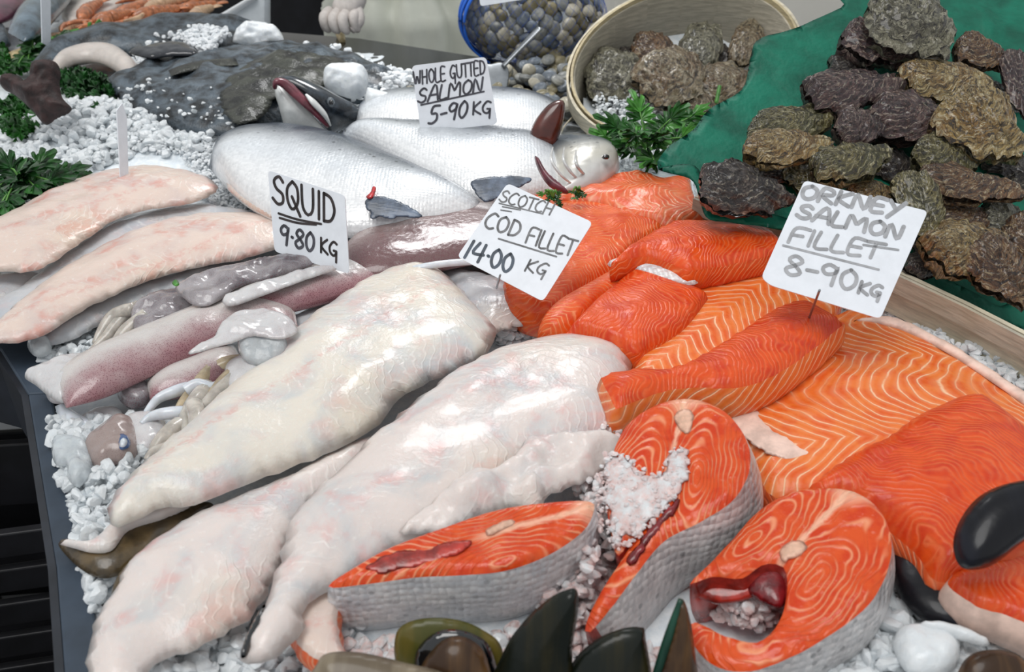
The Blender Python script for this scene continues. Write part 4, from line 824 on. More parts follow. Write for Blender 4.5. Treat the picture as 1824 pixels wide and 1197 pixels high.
# ------------------------------------------------------------------ mussels
def mussel(out, T_, mat, pl, label, h=0, inner=None, name='mussel', amp=.0):
    return slab(name, out, T_, mat, pl, h, amp=amp, T=(label, 'mussel'))
mussel([(868, 1260), (895, 1165), (930, 1110), (975, 1068), (1010, 1050), (1028, 1052), (1030, 1090), (1020, 1150), (1005, 1260)], .022, M['mus_g'], tilt(950, 1190, .04, 15, -8), 'tall pointed black green mussel at the bottom centre')
mussel([(990, 1260), (1020, 1180), (1058, 1142), (1100, 1122), (1138, 1117), (1150, 1135), (1150, 1260)], .022, M['mus_g'], tilt(1080, 1190, .04, 20, 5), 'black green mussel right of the tall pointed one')
ms = mussel([(1150, 1260), (1172, 1190), (1190, 1130), (1212, 1070), (1226, 1090), (1238, 1160), (1240, 1260)], .02, M['mus_b'], tilt(1200, 1190, .04, 15, 10), 'narrow mussel on edge with a green rim')
ptube('shell_rim', [(1160, 1230, .012), (1176, 1180, .012), (1192, 1130, .012), (1213, 1068, .01)], [.002, .003, .003, .002], M['mus_gr'], tilt(1200, 1190, .04, 15, 10), parent=ms)
pm = tilt(800, 1180, .035, 30, 0); mo = empty('mussel', P(800, 1200, .0), ('opened mussel with a brown shell inside an olive one, bottom centre left', 'mussel'))
slab('lower_shell', [(702, 1150), (712, 1118), (750, 1102), (810, 1103), (860, 1122), (895, 1158), (900, 1260), (720, 1260), (706, 1190)], .014, M['mus_o'], pm, -.008, parent=mo)
slab('gap_shade', [(738, 1180), (752, 1145), (790, 1122), (840, 1128), (876, 1160), (880, 1250), (750, 1250)], .012, M['eye'], pm, .002, parent=mo)  # black body gives the dark gap between the shells its shade
slab('upper_shell', [(745, 1200), (775, 1152), (805, 1134), (840, 1140), (868, 1175), (872, 1260), (750, 1260)], .026, M['mus_b'], pm, .006, parent=mo)
mussel([(520, 1270), (560, 1190), (582, 1164), (640, 1162), (720, 1180), (800, 1205), (820, 1270)], .022, M['mus_p'], tilt(660, 1200, .05, 45, 0), 'fawn mussel cut by the bottom of the frame')
mussel([(1698, 975), (1708, 930), (1742, 886), (1795, 861), (1860, 855), (1900, 880), (1890, 925), (1824, 965), (1765, 1008), (1715, 1012)], .032, M['mus_k'], tilt(1780, 935, .10, 55, 0), 'glossy black mussel lying on the salmon at the right edge')
mussel([(1585, 975), (1630, 980), (1690, 1020), (1730, 1070), (1760, 1110), (1700, 1125), (1640, 1100), (1596, 1050)], .03, M['mus_k'], G, 'black mussel in the shade beneath the right salmon fillets', .012)
mussel([(1705, 1260), (1712, 1185), (1755, 1158), (1820, 1172), (1870, 1260)], .022, M['mus_b'], tilt(1770, 1190, .03, 40, 0), 'brown mussel at the bottom right corner')
slab('brown_shell', [(945, 235), (955, 212), (975, 188), (995, 178), (1006, 184), (1004, 215), (995, 245), (985, 262), (950, 258)], .025, M['redshell'], tilt(975, 262, .07, 30, 0), 0, T=('reddish brown razor shell standing left of the basket', 'shell'))
#OYSTERS
# ------------------------------------------------------------------ oysters
def oyster(pl, cx, cy, L, W, ang, mat, label, h=0, group=None, round_=0, seed=0, tiltv=0.0, cup=1.0):
    a = math.radians(ang); dx, dy = math.cos(a)*L/2, math.sin(a)*L/2; wx, wy = -math.sin(a)*W/2, math.cos(a)*W/2
    A = pl.P(cx-dx, cy-dy, h); B_ = pl.P(cx+dx, cy+dy, h); C1 = pl.P(cx-wx, cy-wy, h); C2 = pl.P(cx+wx, cy+wy, h); c = pl.P(cx, cy, h)
    e1 = (B_-A); Lw = e1.length/2; e1.normalize(); e2 = (C2-C1); Ww = e2.length/2; e2 = (e2-e1*e2.dot(e1)); Ww = max(e2.length/2, Ww*.6); e2.normalize(); n = e1.cross(e2)
    if n.dot(pl.n) < 0: n = -n
    rnd = random.Random(seed*13+7); n = (n+e2*math.sin(tiltv)+e1*rnd.uniform(-.15, .15)).normalized()
    th = min(Lw, Ww)*.62*cup; nr, na = 24, 76; s0 = seed*3.7
    def outline(t):
        x = math.cos(t); y = math.sin(t)*(1-.40*x*(1-round_))*(1+.0*x)
        k = 1+.22*noise.noise(Vector((x*1.8, y*1.8, s0)))+.10*noise.noise(Vector((x*5, y*5, s0)))+.05*noise.noise(Vector((x*14, y*14, s0)))
        return x*k, y*k
    def valve(sg, nm, par):
        vs, uv, fs = [], [], []
        hx = -.72*(1-.5*round_)
        for r in range(nr+1):
            rr = (r/nr)
            for j in range(na):
                ox, oy = outline(j/na*2*math.pi)
                x = hx*(1-rr)+ox*rr; y = oy*rr
                ly = (rr*5+2.2*noise.noise(Vector((x*2.4, y*2.4, s0+4)))) % 1
                fr = .18*noise.noise(Vector((ox*5, oy*5, s0+8+rr*2)))*rr**3
                z = (1-rr**2.4)**.8*(1-.25*x) if rr < 1 else 0
                z = z*(1.0 if sg < 0 else .8) + .15*ly*(.3+rr) + .22*noise.noise(Vector((x*3, y*3, s0)))*(1-rr*.5) + .07*noise.noise(Vector((x*9, y*9, s0)))
                vs.append(c+e1*(x*Lw)+e2*(y*Ww)+n*(sg*max(z, 0.0)*th+fr*th*2.2+.04*th*sg*(1 if rr < 1 else 1)))
                uv.append((math.hypot(x-hx, y), j/na))
        for r in range(nr):
            for j in range(na):
                q = (r*na+j, r*na+(j+1) % na, (r+1)*na+(j+1) % na, (r+1)*na+j); fs.append(q if sg < 0 else q[::-1])
        if e1.cross(e2).dot(n) < 0: fs = [f[::-1] for f in fs]
        return mk(nm, vs, fs, mat, uv, par)
    o = empty('oyster', c-n*th, (label, 'oyster')+((group,) if group else ()))
    valve(1, 'upper_shell', o); valve(-1, 'lower_shell', o)
    return o
Y0 = P(1500, 440, .085)
HP = Plane(Y0, (.02, -math.sin(math.radians(27)), math.cos(math.radians(27))))
oy = [(1628, 55, 165, 112, 38, 5, 'large grey green oyster on top of the heap', .05, 0), (1562, 84, 150, 58, 22, 1, 'dark ruffled oyster tucked under the left of the top one', .03, .5), (1518, 117, 84, 36, 0, 4, 'small dark oyster showing behind, left below the ruffled one', .01, 0),
      (1520, 160, 178, 66, -10, 1, 'pointed purple oyster at the upper left of the heap', .035, .2), (1690, 144, 165, 58, 3, 3, 'tan edged oyster right of the pointed purple one', .035, .6), (1748, 96, 102, 46, 25, 0, 'small brown oyster against the paper, right of the top one', .03, .4),
      (1815, 150, 120, 56, 78, 1, 'purple oyster upright at the right frame edge', .035, 0), (1415, 222, 165, 66, -12, 2, 'green brown oyster at the left, behind the ruffled tan one', .025, .1), (1532, 228, 84, 66, 10, 1, 'small round purple oyster in the middle', .04, 0),
      (1628, 212, 165, 80, 8, 1, 'broad purple oyster in the middle of the heap', .03, 0), (1752, 232, 160, 112, 42, 3, 'large tan green oyster near the right edge', .055, 0), (1403, 262, 158, 56, -6, 3, 'ruffled tan oyster over the green brown one', .05, .7),
      (1520, 288, 150, 66, -12, 2, 'green oyster with wavy layers above the orkney card', .045, .5), (1685, 282, 122, 66, 16, 2, 'green grey oyster below the broad purple one', .04, .2), (1330, 340, 168, 84, 14, 4, 'dark flat oyster lowest at the left end', .035, 0),
      (1735, 332, 205, 56, 6, 0, 'long rusty oyster right of the card corner', .05, .7), (1640, 372, 130, 80, 70, 2, 'green oyster upright behind the card corner', .05, 0), (1436, 322, 84, 62, 60, 2, 'oyster half hidden at the card top left', .02, 0),
      (1552, 342, 90, 40, 10, 3, 'oyster edge just above the card', .02, .3), (1725, 440, 150, 96, -12, 3, 'large yellow green oyster at the lower right', .055, 0), (1782, 488, 140, 90, 50, 0, 'rusty brown oyster at the lowest right', .06, 0), (1648, 470, 66, 52, -30, 4, 'small dark oyster beside the card at the paper edge', .02, 0),
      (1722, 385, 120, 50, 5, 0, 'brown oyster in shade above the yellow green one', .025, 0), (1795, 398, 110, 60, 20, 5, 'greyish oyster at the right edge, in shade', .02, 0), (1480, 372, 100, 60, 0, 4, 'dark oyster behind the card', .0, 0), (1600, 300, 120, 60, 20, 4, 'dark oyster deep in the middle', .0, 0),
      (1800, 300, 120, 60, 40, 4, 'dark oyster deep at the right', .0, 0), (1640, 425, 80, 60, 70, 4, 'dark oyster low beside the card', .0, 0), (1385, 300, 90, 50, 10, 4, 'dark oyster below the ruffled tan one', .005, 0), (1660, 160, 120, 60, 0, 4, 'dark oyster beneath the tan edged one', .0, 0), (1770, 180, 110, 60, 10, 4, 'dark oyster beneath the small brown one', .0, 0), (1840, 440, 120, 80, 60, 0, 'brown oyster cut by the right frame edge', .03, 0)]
for i, (x, y, L, W, a, m_, lab, h, tv) in enumerate(oy): oyster(HP, x, y, L, W, a, OM[m_], lab, h, 'rock oysters heaped on green paper', 0, i, -tv)
# green paper
def crumple(uv_, d): return .004*noise.noise(Vector((uv_[0]*14, uv_[1]*14, 2)))+.0025*noise.noise(Vector((uv_[0]*45, uv_[1]*30, 7)))
pp = empty('green_paper', P(1400, 300, .05), ('dark green crepe paper lining the basket of rock oysters', 'paper'))
slab('sheet', [(1172, 300), (1190, 262), (1235, 232), (1262, 196), (1322, 158), (1338, 96), (1352, 70), (1422, 48), (1500, 12), (1540, -20), (1990, -60), (2000, 640), (1900, 625), (1824, 585), (1740, 560), (1660, 520), (1610, 492), (1500, 440), (1370, 405), (1262, 372), (1240, 318)], .0012, M['paper'], HP, -.004, 'pillow', step=.009, hf=crumple, parent=pp, seed=3)
slab('folded_edge', [(1172, 300), (1240, 296), (1262, 345), (1300, 362), (1380, 382), (1420, 396), (1410, 410), (1365, 404), (1310, 398), (1262, 392), (1246, 360), (1230, 320)], .002, M['paper'], HP, .006, 'pillow', step=.006, hf=crumple, parent=pp)
slab('folded_edge', [(1605, 488), (1640, 492), (1655, 478), (1720, 512), (1780, 546), (1824, 520), (1900, 530), (1960, 640), (1824, 588), (1740, 562), (1660, 524)], .002, M['paper'], HP, .008, 'pillow', step=.006, hf=crumple, parent=pp)
# basket wall below the paper
bk2 = empty('oyster_basket', P(1600, 480, .0), ('pale woodchip basket under the green paper, its wall beside the ice', 'basket'))
wallstrip('basket_wall', [(1238, 350), (1380, 398), (1500, 442), (1620, 495), (1720, 542), (1830, 598), (1960, 680)], .078, .03, M['woodpale'], bk2, .006)
wallstrip('rim_band', [(1238, 352), (1380, 400), (1500, 444), (1620, 497), (1720, 544), (1830, 601), (1960, 683)], .080, .060, M['woodgrey'], bk2, -.004)
# ------------------------------------------------------------------ round basket with flat oysters
ctr = P(1219, 112, .10)
eln = math.radians(62); az = math.radians(8)
BP = Plane(ctr, (-math.sin(az)*math.cos(eln)+.10, -math.cos(az)*math.cos(eln), math.sin(eln)), (1, 0, 0))
def ringpt(t):  # rim ellipse in pixels, tilted
    x = 206*math.cos(t); y = 133*math.sin(t); c_, s_ = math.cos(math.radians(-14)), math.sin(math.radians(-14))
    return (1219+x*c_-y*s_, 112+x*s_+y*c_)
bk = empty('round_basket', P(1219, 200, 0), ('round woodchip basket of flat oysters behind the parsley', 'basket'))
ring = [BP.hit(*ringpt(2*math.pi*i/72)) for i in range(72)]; ca = sum(a for a, b in ring)/72; cb = sum(b for a, b in ring)/72
def band(name, k0, k1, h0, h1, mat, th=.004, i0=0, i1=72, wob=0):
    vs, fs, uv = [], [], []; m_ = i1-i0; cl = m_ == 72
    for q, (k, h) in enumerate([(k0, h0), (k1, h1), (k1+th/.19, h1), (k0+th/.19, h0)]):
        for i in range(m_ + (0 if cl else 1)):
            a, b = ring[(i0+i) % 72]; wv = 1+wob*math.sin(i*.9+q)
            vs.append(BP.w(ca+(a-ca)*k*wv, cb+(b-cb)*k*wv, h)); uv.append((i*.015, h))
    w_ = m_ + (0 if cl else 1)
    for q in range(4):
        for i in range(m_ if cl else m_):
            j = (i+1) % w_ if cl else i+1
            fs.append((q*w_+i, q*w_+j, ((q+1) % 4)*w_+j, ((q+1) % 4)*w_+i))
    o = mk(name, vs, fs, mat, uv, bk, False); me = o.data
    return o
band('rim_hoop', .985, .95, .006, -.045, M['wood'], .004)
band('outer_hoop', 1.02, 1.0, .003, -.03, M['woodpale'], .004, wob=.002)
for i in range(0, 72, 4): band('splint', .965, .80, -.002, -.13, M['woodgrey'], .003, i, i+4)
vs = [BP.w(ca+(a-ca)*.8, cb+(b-cb)*.8, -.13) for a, b in ring]; mk('basket_base', vs, [tuple(range(72))], M['woodgrey'], [(0, 0)]*72, bk, False)
vs = []; fs = []; uv = []
for r in range(13):
    for j in range(48):
        a, b = ring[int(j*1.5)]; k = r/12*.86
        hh = -.085+.02*noise.noise(Vector((a*k*12, b*k*12, 5)))+.006*noise.noise(Vector((a*k*60, b*k*60, 5)))+(.03 if (b-cb) < -.02 and (a-ca) < 0 else 0)*k
        vs.append(BP.w(ca+(a-ca)*k, cb+(b-cb)*k, hh))
for r in range(12):
    for j in range(48): fs.append((r*48+j, (r+1)*48+j, (r+1)*48+(j+1) % 48, r*48+(j+1) % 48))
tag(mk('basket_ice', vs, fs, M['icebed']), 'crushed ice inside the round basket under the flat oysters', 'ice', kind='stuff')
ptube('straw', [(1020, 208, .03), (1005, 225, .03), (998, 240, .03), (990, 255, .02)], [.0012, .0012, .0012, .0008], M['woodpale'], T=('thin bent straw hanging from the round basket', 'straw'))
bo = [(1096, 138, 118, 92, 20, 5, 'grey flat oyster with ice on it, leftmost in the round basket', -.045, 1), (1194, 138, 128, 100, 20, 6, 'large ringed flat oyster in the centre of the round basket', -.02, 1), (1166, 95, 86, 62, 20, 0, 'brown frilled oyster behind the large ringed one', -.045, .6),
      (1250, 82, 88, 76, -75, 5, 'grey green round oyster at the back of the basket', -.04, .8), (1330, 74, 92, 60, -72, 6, 'upright tan oyster at the back right of the basket', -.04, .6), (1286, 150, 108, 74, -15, 6, 'mauve tan flat oyster against the green paper', -.035, 1), (1244, 190, 66, 56, 10, 6, 'small brown oyster above the parsley', -.03, 1), (1125, 105, 50, 40, 0, 4, 'small dark oyster at the basket wall', -.06, .5), (1290, 105, 60, 50, 0, 4, 'dark oyster in the gap under the upright tan one', -.06, .5)]
for i, (x, y, L, W, a, m_, lab, h, rd_) in enumerate(bo): oyster(BP, x, y, L, W, a, OM[m_], lab, h, 'flat oysters in the round basket', rd_, 50+i, 0, .8)
# ------------------------------------------------------------------ clams
def clam_mesh(nm, seed, mat):
    vs, fs, uv = [], [], []; nr, na = 8, 22
    for sg in (1, -1):
        b0 = len(vs)
        for r in range(nr+1):
            rr = r/nr
            for j in range(na):
                t = j/na*2*math.pi; x = math.cos(t)*.5*rr; y = (math.sin(t)*.42+.03*math.cos(2*t))*rr
                vs.append((x*.024, y*.024, sg*.0065*math.sqrt(max(0, 1-rr**2.6))+sg*.0002)); uv.append((rr, j/na))
        for r in range(nr):
            for j in range(na):
                q = (b0+r*na+j, b0+(r+1)*na+j, b0+(r+1)*na+(j+1) % na, b0+r*na+(j+1) % na); fs.append(q if sg > 0 else q[::-1])
    me = bpy.data.meshes.new(nm); me.from_pydata(vs, [], fs); me.materials.append(mat); me.polygons.foreach_set('use_smooth', [True]*len(fs))
    ul = me.uv_layers.new(); li = np.empty(len(me.loops), int); me.loops.foreach_get('vertex_index', li); ul.data.foreach_set('uv', np.array(uv)[li].ravel())
    return me
cms = [clam_mesh('clam', i, m_) for i, m_ in enumerate(CM)]
def clam(p, nrm, mi, sc_, label, group, rnd):
    o = bpy.data.objects.new('clam', cms[mi]); sc.collection.objects.link(o); o.location = p
    q = Vector(nrm).to_track_quat('Z', 'Y'); o.rotation_euler = (q.to_matrix() @ Matrix.Rotation(rnd.uniform(0, 6.28), 3, 'Z') @ Matrix.Rotation(rnd.uniform(-.5, .5), 3, 'X')).to_euler(); o.scale = (sc_,)*3
    cn = ('grey', 'olive tan', 'cream', 'slate blue')[mi]
    tag(o, cn+' '+label, 'clam', cn+' '+group); return o
rnd = random.Random(11)
bc = P(950, 133, .0) + Vector((0, .075, .085)); br = Vector((.135, .085, .09))
bag = empty('clam_bag', bc-Vector((0, 0, .085)), ('blue net bag full of grey clams behind the scoop', 'net bag'))
N = 230
for i in range(N):
    zf = 1-(i+.5)/N*1.75; ph = i*2.39996; r_ = math.sqrt(max(0, 1-zf*zf)); d = Vector((math.cos(ph)*r_, math.sin(ph)*r_, zf))
    if d.y > .55: continue
    k = rnd.uniform(.84, .95); p = bc+Vector((d.x*br.x*k, d.y*br.y*k, d.z*br.z*k)); nn = Vector((d.x/br.x, d.y/br.y, d.z/br.z)).normalized()
    if p.z < .008: continue
    clam(p, nn, rnd.choice([0, 0, 3, 1, 2, 1]), rnd.uniform(1.0, 1.35), 'clam packed inside the blue net bag', 'clams in the blue net bag', rnd)
vs, fs = [], []; nu, nv = 44, 24
def nett(u, v_, k=1.0): 
    th = math.pi*(v_/nv)*.93+.02; ph = 2*math.pi*u/nu; d = Vector((math.sin(th)*math.cos(ph), math.sin(th)*math.sin(ph), math.cos(th)))
    return bc+Vector((d.x*br.x*k, d.y*br.y*k, max(d.z*br.z*k, -.083)))
# diamond mesh of real cords
for v_ in range(nv+1):
    for u in range(nu): vs.append(nett(u+.5*(v_ % 2), v_, 1.04))
eds = []
for v_ in range(nv):
    for u in range(nu):
        a = v_*nu+u
        if v_ % 2 == 0: eds += [(a, (v_+1)*nu+u), (a, (v_+1)*nu+(u-1) % nu)]
        else: eds += [(a, (v_+1)*nu+u), (a, (v_+1)*nu+(u+1) % nu)]
cv, cf = [], []
for a, b_ in eds:
    A, B_ = vs[a], vs[b_]; t = (B_-A)
    if t.length < 1e-5: continue
    t.normalize(); e1 = t.cross(Vector((0, .3, 1))).normalized()*.00028; e2 = t.cross(e1); o_ = len(cv)
    for q in (A, B_):
        for w_ in (e1, -e1*.5+e2*.8, -e1*.5-e2*.8): cv.append(q+w_)
    for k in range(3): cf.append((o_+k, o_+(k+1) % 3, o_+3+(k+1) % 3, o_+3+k))
mk('net', cv, cf, M['net'], None, bag)
for k in range(6):   # gathered folds of net at the left and top
    a0 = math.pi*(.86+.05*k); pts = [bc+Vector((math.cos(a0)*br.x*(1.06-.01*k)*math.sin(t), math.sin(a0)*br.y*1.05*math.sin(t)-.004*k, math.cos(t)*br.z*1.08)) for t in (.15, .5, .9, 1.3, 1.7, 2.1, 2.5)]
    tube('net_fold', pts, [.004, .006, .007, .007, .006, .005, .003], M['netfilm'], bag, flat=.4)
tube('net_fold', [bc+Vector((-.11, -.03, .06)), bc+Vector((-.05, -.05, .088)), bc+Vector((.02, -.04, .1)), bc+Vector((.05, 0, .11))], [.004, .009, .008, .003], M['netfilm'], bag, flat=.3)
lp = np.array([(858, 150), (880, 120), (930, 112), (1000, 88), (1050, 62), (1085, 78), (1060, 110), (1030, 150), (1020, 200), (1010, 235), (960, 178), (880, 176)], float)
k = 0
while k < 120:
    x, y = rnd.uniform(855, 1090), rnd.uniform(60, 240)
    if not inside(np.array([x]), np.array([y]), lp)[0]: continue
    k += 1; clam(P(x, y, .012+rnd.uniform(0, .035)), (rnd.uniform(-.5, .5), rnd.uniform(-.9, .1), 1), rnd.choice([0, 1, 1, 2, 0, 3, 1]), rnd.uniform(.95, 1.35), 'loose clam between the net bag and the basket', 'loose clams in front of the net bag', rnd)
for i in range(26):
    x, y = rnd.uniform(676, 745), rnd.uniform(143, 172)
    clam(P(x, y, .03+rnd.uniform(0, .02)), (rnd.uniform(-.5, .5), rnd.uniform(-.9, .1), 1), 2, rnd.uniform(.6, .8), 'small shellfish left of the whole salmon card', 'small shellfish by the card', rnd)
# scoop
so = empty('scoop', P(890, 165, .03), ('steel scoop stuck in the loose clams', 'scoop')); spn = tilt(890, 170, .03, 35, 0)
ptube('handle', [(962, 50, .012), (940, 72, .014), (915, 98, .012), (896, 118, .01)], [.007, .007, .006, .006], M['steel'], spn, parent=so, flat=.5)
slab('blade', [(895, 112), (906, 125), (905, 150), (895, 170), (870, 178), (850, 170), (862, 120), (876, 114)], .003, M['steel'], spn, .004, parent=so)
# ------------------------------------------------------------------ ice
ICO = None
def ico():
    global ICO
    if ICO is None:
        import bmesh; bm = bmesh.new(); bmesh.ops.create_icosphere(bm, subdivisions=2, radius=1)
        bm.verts.ensure_lookup_table(); ICO = (np.array([tuple(v.co) for v in bm.verts]), np.array([[v.index for v in f.verts] for f in bm.faces])); bm.free()
    return ICO
def icegeo(n, rnd_, ang=.35):
    V, F = ico(); out = []
    for k in range(n):
        W = V.copy()
        for q in range(8):   # flatten random facets
            d = rnd_.normal(size=3); d /= np.linalg.norm(d); lim = rnd_.uniform(.3, .75); pr = W @ d; W -= np.outer(np.maximum(pr-lim, 0), d)*(.9 if ang else .5)
        W *= rnd_.uniform(.65, 1.15, 3); out.append(W)
    return out, F
def ice_patch(name, poly, n, r0, r1, h0, h1, mat, label, plane=G, seed=1, usebed=True, flat=.8):
    rs_ = np.random.RandomState(seed); vr, F = icegeo(10, rs_)
    L = np.array([plane.hit(x, y, h0) for x, y in poly]); mn, mx = L.min(0), L.max(0); VV, FF = [], []; k = 0
    while k < n:
        p = rs_.uniform(mn, mx, (n*2, 2)); p = p[inside(p[:, 0], p[:, 1], L)][:n-k]
        for a, b in p:
            r = rs_.uniform(r0, r1); q = rs_.normal(size=4); q /= np.linalg.norm(q); w_, x, y, z = q
            R = np.array([[1-2*(y*y+z*z), 2*(x*y-z*w_), 2*(x*z+y*w_)], [2*(x*y+z*w_), 1-2*(x*x+z*z), 2*(y*z-x*w_)], [2*(x*z-y*w_), 2*(y*z+x*w_), 1-2*(x*x+y*y)]])
            wp = plane.w(a, b, 0); hh = (bedh(wp.x, wp.y) if usebed else 0)+rs_.uniform(h0, h1)
            c = plane.w(a, b, hh) if plane is not G else Vector((wp.x, wp.y, hh))
            VV.append((vr[k % 10]*r) @ R.T*[1, 1, flat]+np.array(c)); FF.append(F+len(VV)*len(ico()[0])-len(ico()[0])); k += 1
            if k >= n: break
    V = np.concatenate(VV); Fa = np.concatenate(FF); o0 = V.mean(0); o0[2] = V[:, 2].min()
    me = bpy.data.meshes.new(name); me.vertices.add(len(V)); me.vertices.foreach_set('co', (V-o0).ravel()); me.loops.add(Fa.size); me.loops.foreach_set('vertex_index', Fa.ravel().astype(np.int32))
    me.polygons.add(len(Fa)); me.polygons.foreach_set('loop_start', np.arange(0, Fa.size, 3, dtype=np.int32)); me.polygons.foreach_set('use_smooth', [False]*len(Fa)); me.update(calc_edges=True); me.validate()
    me.materials.append(mat); o = bpy.data.objects.new(name, me); sc.collection.objects.link(o); o.location = o0
    tag(o, label, 'ice', kind='stuff'); return o
IP = ice_patch
IP('crushed_ice', [(-20, 330), (-20, 275), (60, 225), (160, 195), (260, 205), (340, 240), (420, 245), (380, 300), (240, 300), (120, 330), (20, 380)], 1700, .006, .013, .0, .014, M['ice'], 'rounded crushed ice at the upper left in front of the dark fish', seed=1)
IP('crushed_ice', [(240, 235), (340, 240), (480, 240), (400, 320), (330, 300), (230, 298)], 1500, .003, .006, .0, .01, M['snow'], 'fine white ice left of the blood spotted salmon', seed=2)
IP('crushed_ice', [(0, 330), (60, 300), (160, 330), (60, 370), (0, 410)], 260, .006, .012, .0, .02, M['ice'], 'crushed ice under the left parsley', seed=3)
IP('crushed_ice', [(60, 600), (130, 590), (240, 560), (300, 560), (240, 640), (120, 650), (80, 660)], 450, .004, .009, .0, .012, M['ice'], 'crushed ice between grey fillet and long squid', seed=4)
IP('crushed_ice', [(90, 760), (300, 760), (340, 780), (240, 860), (200, 930), (210, 960), (240, 1000), (170, 1100), (150, 1000), (125, 880), (100, 800)], 800, .005, .011, .0, .014, M['ice'], 'crushed ice along the tray rim beside the cod', seed=5)
IP('crushed_ice', [(300, 1140), (460, 1060), (560, 1050), (700, 1170), (900, 1150), (900, 1260), (250, 1260)], 900, .004, .010, -.002, .012, M['ice'], 'crushed ice at the bottom below the white fillets', seed=6)
IP('crushed_ice', [(510, 108), (600, 116), (700, 140), (800, 168), (860, 186), (800, 192), (640, 168), (540, 138)], 1200, .004, .009, .02, .045, M['snow'], 'ridge of white ice along the black worktop', seed=7)
IP('crushed_ice', [(478, 100), (520, 98), (600, 114), (600, 136), (500, 122)], 500, .005, .011, .03, .05, M['snow'], 'white ice at the left end of the worktop', seed=8)
IP('crushed_ice', [(500, 235), (600, 200), (680, 165), (740, 190), (740, 235), (640, 245), (520, 250)], 900, .004, .010, .01, .045, M['snow'], 'crushed ice around the raised salmon head', seed=9)
IP('crushed_ice', [(640, 262), (700, 280), (800, 330), (850, 360), (790, 345), (700, 300)], 900, .0025, .006, .035, .055, M['snow'], 'fine ice between the two front whole salmon', seed=10)
IP('crushed_ice', [(880, 580), (960, 565), (1010, 585), (1000, 605), (930, 612), (885, 620)], 300, .004, .009, .0, .02, M['ice'], 'crushed ice between cod and salmon fillets', seed=11)
IP('crushed_ice', [(1000, 780), (1090, 750), (1110, 790), (1200, 870), (1190, 900), (1110, 930), (1060, 960), (1060, 1050), (1030, 1040), (1050, 900), (980, 860)], 800, .003, .007, .04, .062, M['icepink'], 'pink stained crushed ice between the two near steaks', seed=12, usebed=False)
IP('crushed_ice', [(1010, 960), (1100, 960), (1090, 1040), (1050, 1120), (1020, 1160), (960, 1100)], 500, .004, .009, .0, .04, M['icepink'], 'pink ice below the upright steak', seed=13)
IP('crushed_ice', [(1280, 1040), (1390, 1060), (1380, 1110), (1340, 1130), (1270, 1100)], 420, .003, .007, .015, .04, M['icepink'], 'ice in the hollow of the round steak', seed=14, usebed=False)
IP('crushed_ice', [(1520, 1080), (1640, 1050), (1830, 1090), (1900, 1260), (1400, 1260), (1440, 1180)], 700, .005, .013, .0, .02, M['ice'], 'crushed ice at the bottom right', seed=15)
IP('crushed_ice', [(1500, 560), (1570, 560), (1640, 585), (1740, 642), (1830, 690), (1920, 745), (1920, 850), (1800, 760), (1680, 680), (1560, 630)], 2000, .004, .009, .0, .02, M['ice'], 'crushed ice between the largest salmon fillet and the basket wall', seed=16)
IP('crushed_ice', [(215, 130), (260, 100), (350, 98), (330, 112), (240, 145)], 350, .004, .009, .03, .045, M['snow'], 'ice beside the white bellied fish', seed=17, usebed=True)
IP('crushed_ice', [(320, 65), (360, 55), (410, 65), (390, 80), (380, 100), (340, 90)], 380, .004, .009, .075, .09, M['snow'], 'ice lying on the dark fish', seed=18, usebed=False)
IP('crushed_ice', [(1055, 185), (1100, 165), (1190, 180), (1180, 220), (1120, 245), (1065, 230)], 600, .003, .006, -.055, -.035, M['ice'], 'ice over the oysters at the front of the round basket', BP, seed=19, usebed=False)
IP('crushed_ice', [(210, 160), (280, 150), (420, 170), (500, 215), (420, 235), (300, 220), (230, 200)], 110, .002, .006, .06, .08, M['ice'], 'scattered ice on the nearest dark fish', seed=20, usebed=False)
IP('crushed_ice', [(330, 300), (400, 296), (415, 350), (475, 392), (400, 384), (350, 352)], 700, .0025, .006, .0, .012, M['snow'], 'fine ice between the far left fillet and the blood spotted salmon', seed=41)
IP('crushed_ice', [(1080, 285), (1180, 290), (1250, 300), (1270, 400), (1240, 380), (1235, 310), (1100, 305)], 500, .003, .007, .0, .03, M['snow'], 'ice between the farthest salmon fillet and the parsley', seed=42)
IP('crushed_ice', [(610, 1170), (980, 1120), (1060, 1150), (1170, 1170), (1240, 1160), (1240, 1260), (610, 1260)], 900, .003, .009, .0, .012, M['icepink'], 'ice around the mussels at the bottom centre', seed=43)
def lump(out, T_, pl, h, label, mat='snow', amp=.006, ns=40): return slab('ice_lump', out, T_, M[mat], pl, h, amp=amp, ns=ns, T=(label, 'ice lump'))
lump([(415, 75), (425, 52), (455, 42), (490, 48), (505, 68), (500, 84), (450, 88), (420, 86)], .05, tilt(460, 85, .05, 45), -.02, 'snowball of packed ice at the back by the dark post', amp=.012)
lump([(576, 140), (582, 124), (610, 117), (645, 118), (656, 138), (650, 168), (630, 176), (600, 168), (580, 158)], .06, tilt(615, 170, .06, 45), -.02, 'snowball of packed ice right of the raised salmon head', amp=.008)
lump([(648, 205), (652, 165), (662, 158), (700, 168), (720, 172), (710, 195), (690, 225), (650, 235)], .03, tilt(680, 225, .04, 45), 0, 'cracked translucent ice lump beside the snowball', 'ice')
lump([(424, 610), (432, 590), (460, 583), (495, 590), (512, 612), (505, 640), (480, 652), (450, 650), (430, 635)], .02, tilt(468, 640, .045, 65), 0, 'clear ice lump on the pale squid fin', 'iceclear')
lump([(92, 808), (95, 786), (120, 778), (150, 786), (165, 810), (160, 845), (140, 866), (122, 855), (118, 830), (100, 828)], .024, G, .01, 'clear ice lump on the tray rim beside the squid head', 'iceclear')
lump([(48, 615), (58, 600), (78, 598), (92, 612), (88, 630), (62, 634)], .02, G, .008, 'clear ice lump at the corner of the tray rim', 'iceclear')
